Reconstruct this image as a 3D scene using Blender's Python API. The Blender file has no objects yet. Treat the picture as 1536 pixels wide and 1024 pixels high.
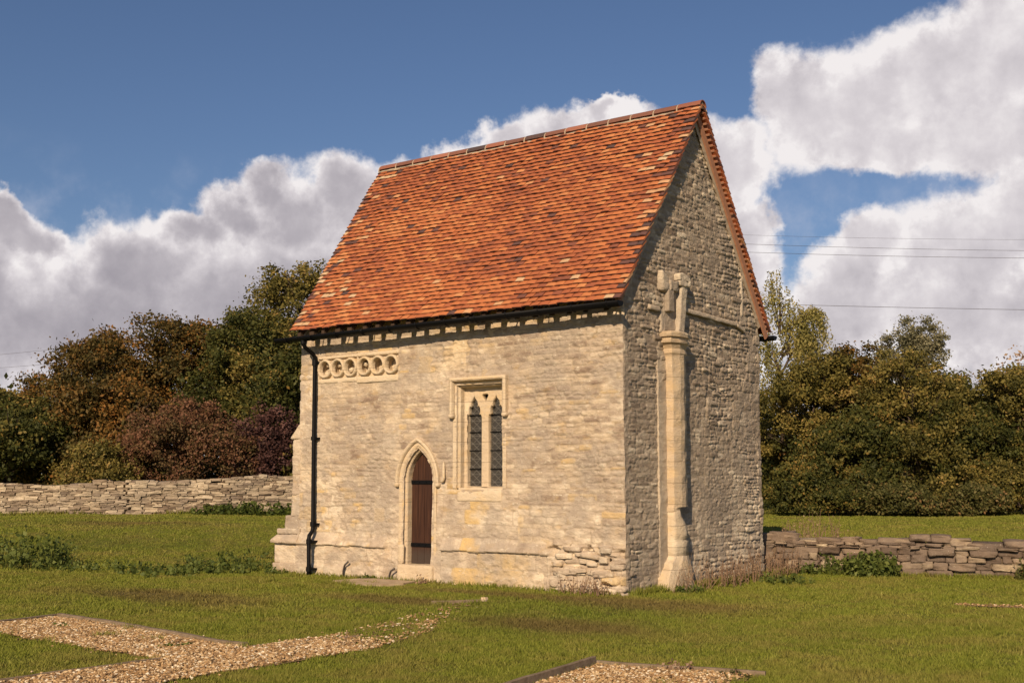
import bpy, bmesh, math, random
import numpy as np
from mathutils import Vector, Matrix
R = math.radians
S = bpy.context.scene
C = S.collection
rng = np.random.default_rng(11)
random.seed(5)

# ------------------------------------------------------------------ camera
CAM = np.array([9.274, -15.391, 1.70]); YAW = 0.6354; PITCH = 0.1137; ROLL = 0.0007; F = 1803.6/1536
cam = bpy.data.objects.new('camera', bpy.data.cameras.new('camera')); C.objects.link(cam)
cam.location = CAM
cam.matrix_world = (Matrix.Translation(CAM) @ Matrix.Rotation(YAW, 4, 'Z') @
                    Matrix.Rotation(math.pi/2 + PITCH, 4, 'X') @ Matrix.Rotation(ROLL, 4, 'Z'))
cam.data.sensor_width = 36; cam.data.lens = 36*F
cam.data.clip_start = .1; cam.data.clip_end = 3000
S.camera = cam
S.view_settings.view_transform = 'Standard'; S.view_settings.look = 'None'
S.view_settings.gamma = 1; S.view_settings.exposure = 0.15

# ------------------------------------------------------------------ sun and sky
SUN_EL = R(28); SUN_AZ = R(160.5)        # compass bearing from +Y towards +X
SD = Vector((math.sin(SUN_AZ)*math.cos(SUN_EL), math.cos(SUN_AZ)*math.cos(SUN_EL), math.sin(SUN_EL)))
sl = bpy.data.lights.new('sun', 'SUN'); sl.energy = 5.0; sl.angle = R(.53); sl.color = (1.0, .775, .53)
sun = bpy.data.objects.new('sun', sl); C.objects.link(sun)
sun.rotation_euler = (-SD).to_track_quat('-Z', 'Y').to_euler(); sun.location = (0, -20, 30)

W = bpy.data.worlds.new('World'); S.world = W; W.use_nodes = True

class NT:
    """tiny helper to write node graphs as expressions"""
    def __init__(s, tree): s.t = tree; s.n = tree.nodes; s.l = tree.links
    def new(s, kind, **kw):
        n = s.n.new(kind)
        for k, v in kw.items(): setattr(n, k, v)
        return n
    def put(s, sock, v):
        if isinstance(v, bpy.types.NodeSocket): s.l.new(v, sock)
        elif v is not None: sock.default_value = v
    def m(s, op, a, b=None, c=None, clamp=False):
        n = s.new('ShaderNodeMath', operation=op, use_clamp=clamp)
        s.put(n.inputs[0], a); s.put(n.inputs[1], b); s.put(n.inputs[2], c); return n.outputs[0]
    def v(s, op, a, b=None, c=None):
        n = s.new('ShaderNodeVectorMath', operation=op)
        s.put(n.inputs[0], a)
        if b is not None: s.put(n.inputs[1], b)
        if c is not None: s.put(n.inputs[2], c)
        return n.outputs['Value'] if op in ('LENGTH', 'DOT_PRODUCT') else n.outputs[0]
    def mr(s, x, a, b, c=0., d=1., mode='SMOOTHSTEP'):
        n = s.new('ShaderNodeMapRange', interpolation_type=mode)
        for i, q in enumerate((x, a, b, c, d)): s.put(n.inputs[i], q)
        return n.outputs[0]
    def mix(s, f, a, b, mode='MIX'):
        n = s.new('ShaderNodeMix', data_type='RGBA', blend_type=mode, clamp_factor=True)
        s.put(n.inputs[0], f)
        for i, q in ((6, a), (7, b)):
            if isinstance(q, (tuple, list)): q = (*q, 1) if len(q) == 3 else q
            s.put(n.inputs[i], q)
        return n.outputs[2]
    def noise(s, vec, scale, detail=4, rough=.55, dist=0., col=False):
        n = s.new('ShaderNodeTexNoise'); s.put(n.inputs['Vector'], vec); s.put(n.inputs['Scale'], scale)
        n.inputs['Detail'].default_value = detail; n.inputs['Roughness'].default_value = rough
        n.inputs['Distortion'].default_value = dist
        return n.outputs['Color' if col else 'Fac']
    def ramp(s, f, stops, mode='LINEAR'):
        n = s.new('ShaderNodeValToRGB'); n.color_ramp.interpolation = mode; e = n.color_ramp.elements
        while len(e) < len(stops): e.new(.5)
        for q, (p, c) in zip(e, stops): q.position = p; q.color = (*c, 1)
        s.put(n.inputs[0], f); return n.outputs[0]
    def attr(s, name):
        n = s.new('ShaderNodeAttribute', attribute_name=name); return n.outputs['Fac']

def build_world():
    t = NT(W.node_tree); t.n.clear()
    sky = t.new('ShaderNodeTexSky', sky_type='NISHITA', sun_disc=False)
    sky.sun_elevation = SUN_EL; sky.sun_rotation = SUN_AZ; sky.air_density = 1.0; sky.dust_density = .6; sky.ozone_density = 2.2
    d = t.new('ShaderNodeTexCoord').outputs['Generated']
    sep = t.new('ShaderNodeSeparateXYZ'); t.put(sep.inputs[0], d)
    X, Y, Z = sep.outputs
    az = t.m('MULTIPLY', t.m('ARCTAN2', X, Y), 57.2958)
    el = t.m('MULTIPLY', t.m('ARCSINE', Z), 57.2958)
    # billow: domain warp of the bearing and height of every direction
    wn = t.noise(d, 9, 6, .58, col=True)
    wv = t.v('MULTIPLY', t.v('SUBTRACT', wn, (.5, .5, .5)), (5.5, 4.5, 0))
    wn2 = t.noise(d, 42, 5, .6, col=True)
    wv2 = t.v('MULTIPLY', t.v('SUBTRACT', wn2, (.5, .5, .5)), (1.5, 1.3, 0))
    cb = t.new('ShaderNodeCombineXYZ'); t.put(cb.inputs[0], az); t.put(cb.inputs[1], el)
    P = t.v('ADD', t.v('ADD', cb.outputs[0], wv), wv2)
    blobs = [(-61.34, 8.55, 5.02, 3.73), (-58.6, 10.5, 2.3, 1.4), (-59.3, 11.3, 2.2, .8), (-54.11, 9.59, 3.21, 2.56),
     (-52.33, 11.14, 2.39, 1.52), (-50.15, 12.08, 2.29, 1.46), (-47.93, 13.32, 1.93, 1.47), (-46.9, 12.07, 2.81, 2.62),
     (-44.08, 13.1, 2.39, 2.11), (-41.85, 14.09, 2.25, 1.5), (-38.95, 15.07, 2.59, 1.56), (-36.35, 15.65, 2.61, 1.3),
     (-32.77, 16.14, 3.89, 1.69), (-31.94, 17.45, 1.46, 0.68), (-55.45, 6.51, 9.38, 3.9), (-48.06, 8.3, 9.17, 4.65),
     (-39.25, 11.63, 7.05, 3.78), (-26.06, 14.4, 2.36, 2.6), (-23.79, 17.76, 1.62, 2.24), (-22.26, 16.77, 3.07, 3.13),
     (-19.81, 17.17, 3.3, 2.93), (-16.81, 18.06, 3.49, 2.87), (-13.63, 18.69, 3.91, 3.36), (-15.19, 15.43, 4.25, 2.17),
     (-19.28, 15.2, 3.87, 1.43), (-18.99, 10.59, 1.62, 1.99), (-20.51, 9.39, 2.23, 1.68), (-15.99, 9.76, 3.4, 3.41),
     (-13.13, 11.32, 3.0, 3.19), (-16.38, 7.09, 6.76, 2.68), (-21.62, 7.29, 3.29, 2.46), (-25.55, 8.65, 2.17, 3.43),
     (-25.18, 11.74, 1.87, 1.54), (-30.5, 10.5, 5.5, 4.6), (-34, 4.5, 12, 4.5), (-52, 2.5, 16, 3), (-14, 2.5, 16, 3), (-2, 10, 10, 6), (14, 8, 9, 4), (-76, 8, 9, 4), (-100, 10, 14, 5), (45, 9, 16, 5), (90, 10, 14, 4), (150, 8, 18, 4), (-150, 9, 18, 4)]
    acc = None
    for (a, b, rx, ry) in blobs:
        q = t.v('LENGTH', t.v('MULTIPLY_ADD', P, (1/rx, 1/ry, 0), (-a/rx, -b/ry, 0)))
        acc = q if acc is None else t.m('SMOOTH_MIN', acc, q, .18)
    fld = t.m('SUBTRACT', 1.0, acc)
    n0 = t.noise(d, 26, 10, .62)
    edge = t.m('ADD', fld, t.m('MULTIPLY', t.m('SUBTRACT', n0, .5), .66))
    mask = t.mr(edge, -.10, .24)
    # relief: cloud density sampled again a step towards the sun
    def dens(v): return t.m('ADD', t.noise(v, 13, 9, .6), t.m('MULTIPLY', t.noise(v, 34, 7, .55), .30))
    off = t.v('ADD', d, (-.012, -.004, .018))
    rel = t.m('SUBTRACT', dens(d), dens(off))
    big = t.noise(d, 4.0, 4, .45)
    # sunlit crowns, greyer bellies
    deep = t.mr(t.m('ADD', fld, t.m('MULTIPLY', t.m('SUBTRACT', big, .5), 1.0)), .02, .80)
    lo = t.mr(el, 12.5, 5.5)
    az_l = t.mr(az, -36, -50)
    shade = t.m('ADD', t.m('MULTIPLY', deep, t.mr(az, -30, -20, .36, .25)), t.m('MULTIPLY', lo, .14))
    shade = t.m('ADD', shade, t.m('MULTIPLY', t.m('MULTIPLY', az_l, deep), .30))
    shade = t.m('SUBTRACT', shade, t.m('MULTIPLY', rel, t.mr(deep, 0, 1, 2.6, .9)), clamp=True)
    hor = t.mr(el, 4.6, 1.0)                      # bright break in the cloud low down
    shade = t.m('MULTIPLY', shade, t.m('SUBTRACT', 1.0, t.m('MULTIPLY', hor, .75)), clamp=True)
    ccol = t.ramp(shade, [(0, (.80, .76, .76)), (.25, (.62, .58, .60)), (.6, (.42, .39, .42)), (1, (.27, .25, .285))])
    skb = t.v('MULTIPLY', sky.outputs[0], (.053, .056, .0655))
    thin = t.m('MULTIPLY', t.mr(t.noise(d, 16, 6, .6), .42, .75), t.mr(el, 16, 8))
    base = t.mix(t.m('MULTIPLY', thin, .9), skb, (.50, .52, .62))
    fin = t.mix(mask, base, ccol)
    bg = t.new('ShaderNodeBackground'); t.put(bg.inputs[0], fin); bg.inputs[1].default_value = 1.0
    o = t.new('ShaderNodeOutputWorld'); t.l.new(bg.outputs[0], o.inputs[0])
build_world()

# ------------------------------------------------------------------ numpy noise
def _h(ix, iy, s):
    n = (ix.astype(np.int64)*374761393 + iy.astype(np.int64)*668265263 + s*1442695041) & 0x7fffffff
    n = ((n ^ (n >> 13))*1274126177) & 0x7fffffff
    return ((n ^ (n >> 16)) & 0xffff)/65535.
def vn(x, y, s=0):
    x = np.asarray(x, float); y = np.asarray(y, float)
    ix = np.floor(x); iy = np.floor(y); fx = x-ix; fy = y-iy
    fx = fx*fx*(3-2*fx); fy = fy*fy*(3-2*fy)
    a = _h(ix, iy, s); b = _h(ix+1, iy, s); c = _h(ix, iy+1, s); d = _h(ix+1, iy+1, s)
    return (a+(b-a)*fx)*(1-fy)+(c+(d-c)*fx)*fy
def fbm(x, y, s=0, o=4):
    r = 0; a = .5; t = 0
    for i in range(o):
        r = r+a*vn(x*2**i, y*2**i, s+i*7); t += a; a *= .5
    return r/t
def vn3(x, y, z, s=0):   # cheap 3-D noise out of 2-D slices
    return (vn(x+z*.71, y-z*.33, s)+vn(y+x*.37, z+x*.21, s+3)+vn(z-y*.29, x+y*.53, s+5))/3
def sstep(a, b, x):
    t = np.clip((x-a)/(b-a), 0, 1); return t*t*(3-2*t)
VD = np.array([-math.sin(YAW), math.cos(YAW)]); VR = np.array([math.cos(YAW), math.sin(YAW)])
def ground_z(x, y):
    x = np.asarray(x, float); y = np.asarray(y, float)
    s = (x-CAM[0])*VD[0]+(y-CAM[1])*VD[1]; l = (x-CAM[0])*VR[0]+(y-CAM[1])*VR[1]
    e0 = 22.6+0*l; e1 = 25.5+7*sstep(1, -6, l)
    z = .40*sstep(0, 1, (s-e0)/(e1-e0))+.06*sstep(30, 42, s)
    far = sstep(23, 30, s)
    z = z+far*(fbm(x*.13, y*.13, 3, 3)-.5)*.22
    z = z+.16*np.exp(-(((s-31.5)/2.6)**2+((l+7.5)/5.0)**2))
    z = z+(fbm(x*.5, y*.5, 9, 3)-.5)*.05*sstep(2, 6, np.abs(y+1))*(1-far*.5)
    return z

# ------------------------------------------------------------------ object helpers
def link_mesh(name, me, mats=None, parent=None, loc=None):
    o = bpy.data.objects.new(name, me); C.objects.link(o)
    if mats:
        for m_ in (mats if isinstance(mats, (list, tuple)) else [mats]): me.materials.append(m_)
    if parent is not None: o.parent = parent
    if loc is not None: o.location = loc
    return o
def np_mesh(name, V, Fc, mats, parent=None, attrs=None, fattrs=None, smooth=False, midx=None):
    """V (n,3); Fc (m,k) all faces of k corners"""
    V = np.asarray(V, np.float32); Fc = np.asarray(Fc, np.int32)
    me = bpy.data.meshes.new(name); n, (m_, k) = len(V), Fc.shape
    me.vertices.add(n); me.vertices.foreach_set('co', V.ravel())
    me.loops.add(m_*k); me.loops.foreach_set('vertex_index', Fc.ravel())
    me.polygons.add(m_); me.polygons.foreach_set('loop_start', np.arange(0, m_*k, k, dtype=np.int32))
    if midx is not None: me.polygons.foreach_set('material_index', np.asarray(midx, np.int32))
    me.polygons.foreach_set('use_smooth', np.full(m_, smooth))
    for nm, a in (attrs or {}).items():
        at = me.attributes.new(nm, 'FLOAT', 'POINT'); at.data.foreach_set('value', np.asarray(a, np.float32))
    for nm, a in (fattrs or {}).items():
        at = me.attributes.new(nm, 'FLOAT', 'FACE'); at.data.foreach_set('value', np.asarray(a, np.float32))
    me.update(calc_edges=True)
    return link_mesh(name, me, mats, parent)
def thing(name, label, cat, loc=(0, 0, 0), group=None, rz=0):
    o = bpy.data.objects.new(name, None); C.objects.link(o); o.location = loc; o.rotation_euler = (0, 0, rz)
    o.empty_display_size = .3
    return tag(o, label, cat, group)
def tag(o, label=None, cat=None, group=None, kind=None):
    if label: o['label'] = label
    if cat: o['category'] = cat
    if group: o['group'] = group
    if kind: o['kind'] = kind
    return o

class MB:
    """collects polygons into one mesh"""
    def __init__(s): s.v = []; s.f = []
    def add(s, vs, fs):
        b = len(s.v); s.v += [tuple(map(float, q)) for q in vs]; s.f += [tuple(i+b for i in q) for q in fs]
    def box(s, lo, hi, jit=0):
        x0, y0, z0 = lo; x1, y1, z1 = hi
        vs = [(x, y, z) for z in (z0, z1) for y in (y0, y1) for x in (x0, x1)]
        if jit: vs = [tuple(c+random.uniform(-jit, jit) for c in q) for q in vs]
        s.add(vs, [(0, 2, 3, 1), (4, 5, 7, 6), (0, 1, 5, 4), (2, 6, 7, 3), (0, 4, 6, 2), (1, 3, 7, 5)])
    def bar(s, a, b, w, h, up=(0, 0, 1)):
        a = Vector(a); b = Vector(b); d = (b-a).normalized(); u = Vector(up); r = d.cross(u).normalized(); u = r.cross(d)
        vs = [p+r*(i*w/2)+u*(j*h/2) for p in (a, b) for j in (-1, 1) for i in (-1, 1)]
        s.add(vs, [(0, 1, 3, 2), (4, 6, 7, 5), (0, 4, 5, 1), (2, 3, 7, 6), (0, 2, 6, 4), (1, 5, 7, 3)])
    def tube(s, pts, r, n=8, cap=True):
        pts = [Vector(p) for p in pts]; rr = r if isinstance(r, (list, tuple)) else [r]*len(pts); vs = []; u = None
        for i, p in enumerate(pts):
            d = (pts[min(i+1, len(pts)-1)]-pts[max(i-1, 0)]).normalized()
            if u is None: u = d.orthogonal().normalized()
            u = (u-d*u.dot(d)).normalized(); w = d.cross(u)
            for k in range(n):
                a = 2*math.pi*k/n; vs.append(p+(u*math.cos(a)+w*math.sin(a))*rr[i])
        fs = [(i*n+k, i*n+(k+1) % n, (i+1)*n+(k+1) % n, (i+1)*n+k) for i in range(len(pts)-1) for k in range(n)]
        if cap: fs += [tuple(range(n))[::-1], tuple((len(pts)-1)*n+k for k in range(n))]
        s.add(vs, fs)
    def sweep(s, path, prof, frame, close=True):
        """path: list of points+outward dirs handled by frame(i, off, dep)->xyz"""
        n = len(prof); vs = []
        for i in range(len(path)):
            for (o_, d_) in prof: vs.append(frame(i, o_, d_))
        fs = [(i*n+k, (i+1)*n+k, (i+1)*n+k+1, i*n+k+1) for i in range(len(path)-1) for k in range(n-1)]
        if close: fs += [tuple(range(n)), tuple((len(path)-1)*n+k for k in range(n))[::-1]]
        s.add(vs, fs)
    def build(s, name, mats, parent=None, smooth=False, bevel=0, tint=.5):
        me = bpy.data.meshes.new(name); me.from_pydata(s.v, [], s.f); me.update()
        bm = bmesh.new(); bm.from_mesh(me)
        bmesh.ops.recalc_face_normals(bm, faces=bm.faces)
        if bevel: bmesh.ops.bevel(bm, geom=bm.edges[:], offset=bevel, segments=2, affect='EDGES', clamp_overlap=True)
        bm.to_mesh(me); bm.free()
        if smooth: me.polygons.foreach_set('use_smooth', [True]*len(me.polygons))
        at = me.attributes.new('tint', 'FLOAT', 'FACE'); at.data.foreach_set('value', np.full(len(me.polygons), tint, np.float32))
        return link_mesh(name, me, mats, parent)

def sphere_box(n):
    """unit cube surface grid: verts in [-1,1]^3 and quads"""
    idx = {}; V = []; Fq = []
    def vid(p):
        k = tuple(int(round(c*1000)) for c in p)
        if k not in idx: idx[k] = len(V); V.append(p)
        return idx[k]
    for ax in range(3):
        for sg in (-1, 1):
            for i in range(n):
                for j in range(n):
                    q = []
                    for (a, b) in ((0, 0), (1, 0), (1, 1), (0, 1)):
                        p = [0, 0, 0]; p[ax] = sg; p[(ax+1) % 3] = -1+2*(i+a)/n; p[(ax+2) % 3] = -1+2*(j+b)/n
                        q.append(vid(tuple(p)))
                    Fq.append(q if sg > 0 else q[::-1])
    return np.array(V, float), np.array(Fq)
def stones_mesh(name, cen, half, axes, mats, parent=None, n=3, rnd=.55, amp=.12, tint=None, smooth=False, seed=0):
    """many rounded irregular stones as one mesh. cen (m,3), half (m,3), axes (m,3,3) rows = local axes"""
    V0, F0 = sphere_box(n); m_ = len(cen); cen = np.asarray(cen, float); half = np.asarray(half, float)
    L = np.linalg.norm(V0, axis=1)[:, None]
    Vb = V0*(1-rnd*.45)+(V0/L)*rnd*.55*1.0
    Vb = Vb/np.abs(Vb).max()
    V = np.repeat(Vb[None], m_, 0)
    g = np.random.default_rng(seed+99)
    sh = g.uniform(-1, 1, (m_, 1, 3))*50
    q = V*1.3+sh
    dn = np.stack([vn3(q[..., 0], q[..., 1], q[..., 2], 11+k)-.5 for k in range(3)], -1)
    V = V+dn*2*amp*np.array([1, 1.6, 1.6])
    V = V*half[:, None, :]
    V = np.einsum('mvi,mij->mvj', V, np.asarray(axes, float))+cen[:, None, :]
    Fq = (F0[None]+np.arange(m_)[:, None, None]*len(V0)).reshape(-1, 4)
    fa = {}
    if tint is not None: fa['tint'] = np.repeat(tint, len(F0))
    return np_mesh(name, V.reshape(-1, 3), Fq, mats, parent, fattrs=fa, smooth=smooth)

def rough_block(name, lo, hi, mats, parent, step=.05, amp=.012, seed=0, taper=None, rnd=.03, tint=.5, shape=None):
    """a single weathered block: subdivided box with noise; shape(V)->V may bend it"""
    lo = np.array(lo, float); hi = np.array(hi, float); c = (lo+hi)/2; h = (hi-lo)/2
    cnt = [max(1, int(round(2*h[k]/step))) for k in range(3)]
    idx = {}; V = []; Fq = []
    def vid(p):
        k = tuple(p)
        if k not in idx: idx[k] = len(V); V.append([lo[a]+(hi[a]-lo[a])*p[a]/cnt[a] for a in range(3)])
        return idx[k]
    for ax in range(3):
        b, d = (ax+1) % 3, (ax+2) % 3
        for sg in (0, 1):
            for i in range(cnt[b]):
                for j in range(cnt[d]):
                    q = []
                    for (a1, a2) in ((0, 0), (1, 0), (1, 1), (0, 1)):
                        p = [0, 0, 0]; p[ax] = sg*cnt[ax]; p[b] = i+a1; p[d] = j+a2; q.append(vid(p))
                    Fq.append(q if sg else q[::-1])
    V = np.array(V)
    # rounding of the edges
    d = h-np.abs(V-c); near = np.clip(1-d/max(rnd, 1e-4), 0, 1); cntn = near.sum(1)
    V = V-np.sign(V-c)*near*(np.clip(cntn-1, 0, 2)[:, None])*rnd*.35
    q = V*6+seed*3.1
    V = V+np.stack([vn3(q[:, 0], q[:, 1], q[:, 2], seed+k)-.5 for k in range(3)], 1)*2*amp
    q = V*19+seed*3.1
    V = V+np.stack([vn3(q[:, 0], q[:, 1], q[:, 2], seed+k+9)-.5 for k in range(3)], 1)*amp
    if shape: V = shape(V)
    return np_mesh(name, V, Fq, mats, parent, fattrs={'tint': np.full(len(Fq), tint)}, smooth=True)

# ------------------------------------------------------------------ materials
def mat(name, fn, rough=.85, spec=.25):
    m_ = bpy.data.materials.new(name); m_.use_nodes = True; t = NT(m_.node_tree)
    b = t.n['Principled BSDF']; b.inputs['Roughness'].default_value = rough
    b.inputs['Specular IOR Level'].default_value = spec
    fn(t, b); return m_
def bump(t, b, h, strength=.4, dist=.02):
    n = t.new('ShaderNodeBump'); n.inputs['Strength'].default_value = strength; n.inputs['Distance'].default_value = dist
    t.put(n.inputs['Height'], h); t.l.new(n.outputs[0], b.inputs['Normal'])
def pos(t): return t.new('ShaderNodeNewGeometry').outputs['Position']
def plain(name, col, rough=.5, spec=.5, metal=0, var=.15, sc=12):
    def fn(t, b):
        n = t.noise(pos(t), sc, 5)
        t.put(b.inputs['Base Color'], t.mix(n, tuple(c*(1-var) for c in col), tuple(c*(1+var) for c in col)))
        b.inputs['Metallic'].default_value = metal; bump(t, b, n, .15, .01)
    return mat(name, fn, rough, spec)

def stone_fn(stops, mortar, patch, speck=.5, bs=.5):
    """rubble masonry: per stone tint + mortar mask + large weather patches"""
    def fn(t, b):
        p = pos(t)
        ps = t.v('MULTIPLY', p, (1, 1, 2.0))
        n1 = t.noise(ps, 7, 6, .65); n2 = t.noise(p, 38, 5, .7); n3 = t.noise(p, 1.1, 4, .6); n4 = t.noise(ps, 3.1, 5, .6)
        tint = t.m('ADD', t.attr('tint'), t.m('MULTIPLY', t.m('SUBTRACT', n1, .5), .75))
        c = t.ramp(tint, stops)
        c = t.mix(t.m('MULTIPLY', t.attr('ochre'), t.mr(n2, .25, .55, .6, 1.0)), c, (.60, .42, .19)); c = t.mix(t.attr('mort'), c, mortar)
        for (rgb, sock, lo, hi, k) in patch(t, p, n3, n4, n1):
            c = t.mix(t.m('MULTIPLY', t.mr(sock, lo, hi), k), c, rgb)
        c = t.mix(t.m('MULTIPLY', t.mr(n2, .58, .74), speck), c, (.62, .56, .44))
        c = t.mix(t.m('MULTIPLY', t.mr(n2, .40, .28), speck), c, (.11, .085, .06))
        vo = t.new('ShaderNodeTexVoronoi'); t.put(vo.inputs['Vector'], p); vo.inputs['Scale'].default_value = 16
        fl = t.m('MULTIPLY', t.mr(t.m('ADD', vo.outputs['Distance'], t.m('MULTIPLY', n2, .25)), .30, .24), t.mr(n1, .52, .62))
        c = t.mix(t.m('MULTIPLY', fl, speck), c, (.72, .66, .54))
        t.put(b.inputs['Base Color'], c)
        h = t.m('ADD', n2, t.m('MULTIPLY', n1, 1.4))
        bump(t, b, h, bs, .022)
    return fn
M = {}
M['south'] = mat('limestone_south', stone_fn(
    [(0, (.25, .18, .13)), (.22, (.36, .28, .205)), (.5, (.47, .375, .28)), (.75, (.59, .485, .36)), (1, (.72, .615, .47))], (.41, .325, .235),
    lambda t, p, n3, n4, n1: [((.52, .36, .17), n4, .54, .72, .55), ((.37, .31, .25), n3, .44, .60, .65), ((.64, .56, .43), n1, .56, .68, .6)], .8, .85), .92, .12)
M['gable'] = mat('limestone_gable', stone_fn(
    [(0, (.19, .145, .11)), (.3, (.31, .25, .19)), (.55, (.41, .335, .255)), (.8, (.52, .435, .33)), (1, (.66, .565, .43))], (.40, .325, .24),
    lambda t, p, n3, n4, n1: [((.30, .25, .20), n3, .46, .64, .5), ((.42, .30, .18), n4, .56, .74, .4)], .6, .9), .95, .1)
def joints(t, p, n1):
    sp = t.new('ShaderNodeSeparateXYZ'); t.put(sp.inputs[0], p)
    w = t.m('ADD', t.m('DIVIDE', sp.outputs[2], .33), t.m('MULTIPLY', n1, .09)); fr = t.m('FRACT', w)
    return t.m('MULTIPLY', t.mr(fr, .045, .02), 1.0)
M['trim'] = mat('dressed_limestone', stone_fn(
    [(0, (.47, .355, .235)), (.5, (.60, .485, .34)), (1, (.72, .61, .46))], (.5, .42, .3),
    lambda t, p, n3, n4, n1: [((.64, .46, .24), n4, .50, .68, .45), ((.44, .355, .27), n1, .54, .70, .55), ((.74, .65, .50), n3, .55, .7, .5), ((.25, .19, .13), joints(t, p, n1), .2, .9, .7)], .6, .8), .9, .12)
M['drystone'] = mat('field_stone', stone_fn(
    [(0, (.15, .110, .08)), (.3, (.26, .20, .14)), (.6, (.36, .29, .205)), (1, (.52, .43, .31))], (.2, .16, .1),
    lambda t, p, n3, n4, n1: [((.24, .20, .16), n3, .45, .62, .45)], .4, .7), .95, .1)
M['ruin'] = mat('dark_field_stone', stone_fn(
    [(0, (.10, .070, .05)), (.35, (.19, .138, .10)), (.7, (.28, .21, .15)), (.9, (.42, .33, .22)), (1, (.58, .48, .33))], (.2, .16, .1),
    lambda t, p, n3, n4, n1: [((.15, .12, .10), n3, .40, .60, .5)], .5, .8), .95, .1)
M['mortar'] = mat('earth_core', lambda t, b: t.put(b.inputs['Base Color'], t.mix(t.noise(pos(t), 9), (.10, .07, .045), (.19, .145, .10))), .95, .1)
M['limemortar'] = mat('lime_mortar', lambda t, b: t.put(b.inputs['Base Color'], t.mix(t.noise(pos(t), 14), (.28, .22, .16), (.50, .41, .30))), .95, .1)
def tile_fn(t, b):
    p = pos(t); n1 = t.noise(p, 14, 5, .6); n2 = t.noise(p, 60, 4, .7); n3 = t.noise(p, .9, 4)
    f = t.m('ADD', t.attr('tint'), t.m('MULTIPLY', t.m('SUBTRACT', n1, .5), .14))
    c = t.ramp(f, [(0, (.085, .055, .052)), (.09, (.13, .065, .055)), (.16, (.19, .072, .048)), (.38, (.34, .105, .048)), (.62, (.45, .150, .057)), (.86, (.54, .23, .092)), (.95, (.54, .33, .18)), (1, (.54, .40, .25))])
    c = t.mix(t.m('MULTIPLY', t.mr(n3, .48, .7), .25), c, (.24, .075, .038))
    c = t.mix(t.m('MULTIPLY', t.mr(n2, .56, .72), .35), c, (.14, .06, .04))
    t.put(b.inputs['Base Color'], c); bump(t, b, t.m('ADD', n2, n1), .35, .008)
M['tile'] = mat('clay_roof_tile', tile_fn, .8, .2)
M['ridge'] = mat('clay_ridge_tile', lambda t, b: (t.put(b.inputs['Base Color'], t.ramp(t.m('ADD', t.attr('tint'), t.m('MULTIPLY', t.m('SUBTRACT', t.noise(pos(t), 20), .5), .4)), [(0, (.07, .05, .05)), (.3, (.16, .075, .055)), (.7, (.26, .10, .065)), (1, (.34, .15, .10))])), bump(t, b, t.noise(pos(t), 50), .3, .01)), .8, .2)
M['oak'] = plain('weathered_oak', (.055, .035, .023), .8, .2, 0, .35, 14)
M['barge'] = plain('red_brown_board', (.36, .18, .11), .8, .2, 0, .3, 14)
M['black'] = plain('black_painted_iron', (.004, .004, .005), .55, .15, 0, .3, 20)
M['rust'] = plain('dull_dark_metal', (.05, .04, .035), .6, .4, 0, .4, 30)
def door_fn(t, b):
    p = pos(t); g = t.v('MULTIPLY', p, (38, 38, 1.6)); n = t.noise(g, 1, 6, .65); n2 = t.noise(p, 4, 4)
    sp = t.new('ShaderNodeSeparateXYZ'); t.put(sp.inputs[0], p)
    c = t.ramp(n, [(0, (.012, .006, .004)), (.42, (.036, .014, .008)), (.65, (.070, .029, .015)), (1, (.14, .066, .036))])
    c = t.mix(t.m('MULTIPLY', t.mr(sp.outputs[2], .64, .40), .75), c, (.055, .043, .035))
    t.put(b.inputs['Base Color'], c); bump(t, b, n, .5, .006)
M['door'] = mat('oak_door_boards', door_fn, .6, .3)
M['glass'] = plain('dark_leaded_glass', (.045, .041, .036), .3, .5, 0, .3, 25)
M['lead'] = plain('dull_lead', (.15, .14, .125), .6, .3, 0, .2, 30)
M['dark'] = plain('dark_interior', (.01, .009, .008), .9, .1)
M['slab'] = mat('stone_slab', lambda t, b: (t.put(b.inputs['Base Color'], t.ramp(t.noise(pos(t), 7, 6, .65), [(.3, (.30, .22, .14)), (.7, (.50, .40, .27))])), bump(t, b, t.noise(pos(t), 30), .4, .01)), .9, .1)
def board_fn(t, b):
    p = pos(t); n = t.noise(p, 10, 6, .7)
    t.put(b.inputs['Base Color'], t.ramp(n, [(.25, (.11, .075, .045)), (.6, (.25, .19, .13)), (.85, (.38, .31, .23))])); bump(t, b, t.noise(p, 45, 5, .7), .5, .008)
M['board'] = mat('weathered_timber', board_fn, .85, .15)
M['gravel'] = mat('gravel_stone', lambda t, b: (t.put(b.inputs['Base Color'], t.mix(t.m('MULTIPLY', t.noise(pos(t), 60), .2), t.ramp(t.attr('tint'), [(0, (.12, .078, .042)), (.3, (.25, .145, .066)), (.6, (.41, .255, .115)), (.85, (.55, .40, .22)), (1, (.76, .69, .54))]), (.38, .25, .13)))), .8, .25)
M['gbase'] = mat('gravel_bed', lambda t, b: (t.put(b.inputs['Base Color'], t.ramp(t.noise(pos(t), 55, 4, .8), [(.3, (.12, .075, .04)), (.5, (.28, .18, .09)), (.75, (.48, .35, .20))])), bump(t, b, t.noise(pos(t), 55, 3), .8, .02)), .9, .2)

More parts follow.
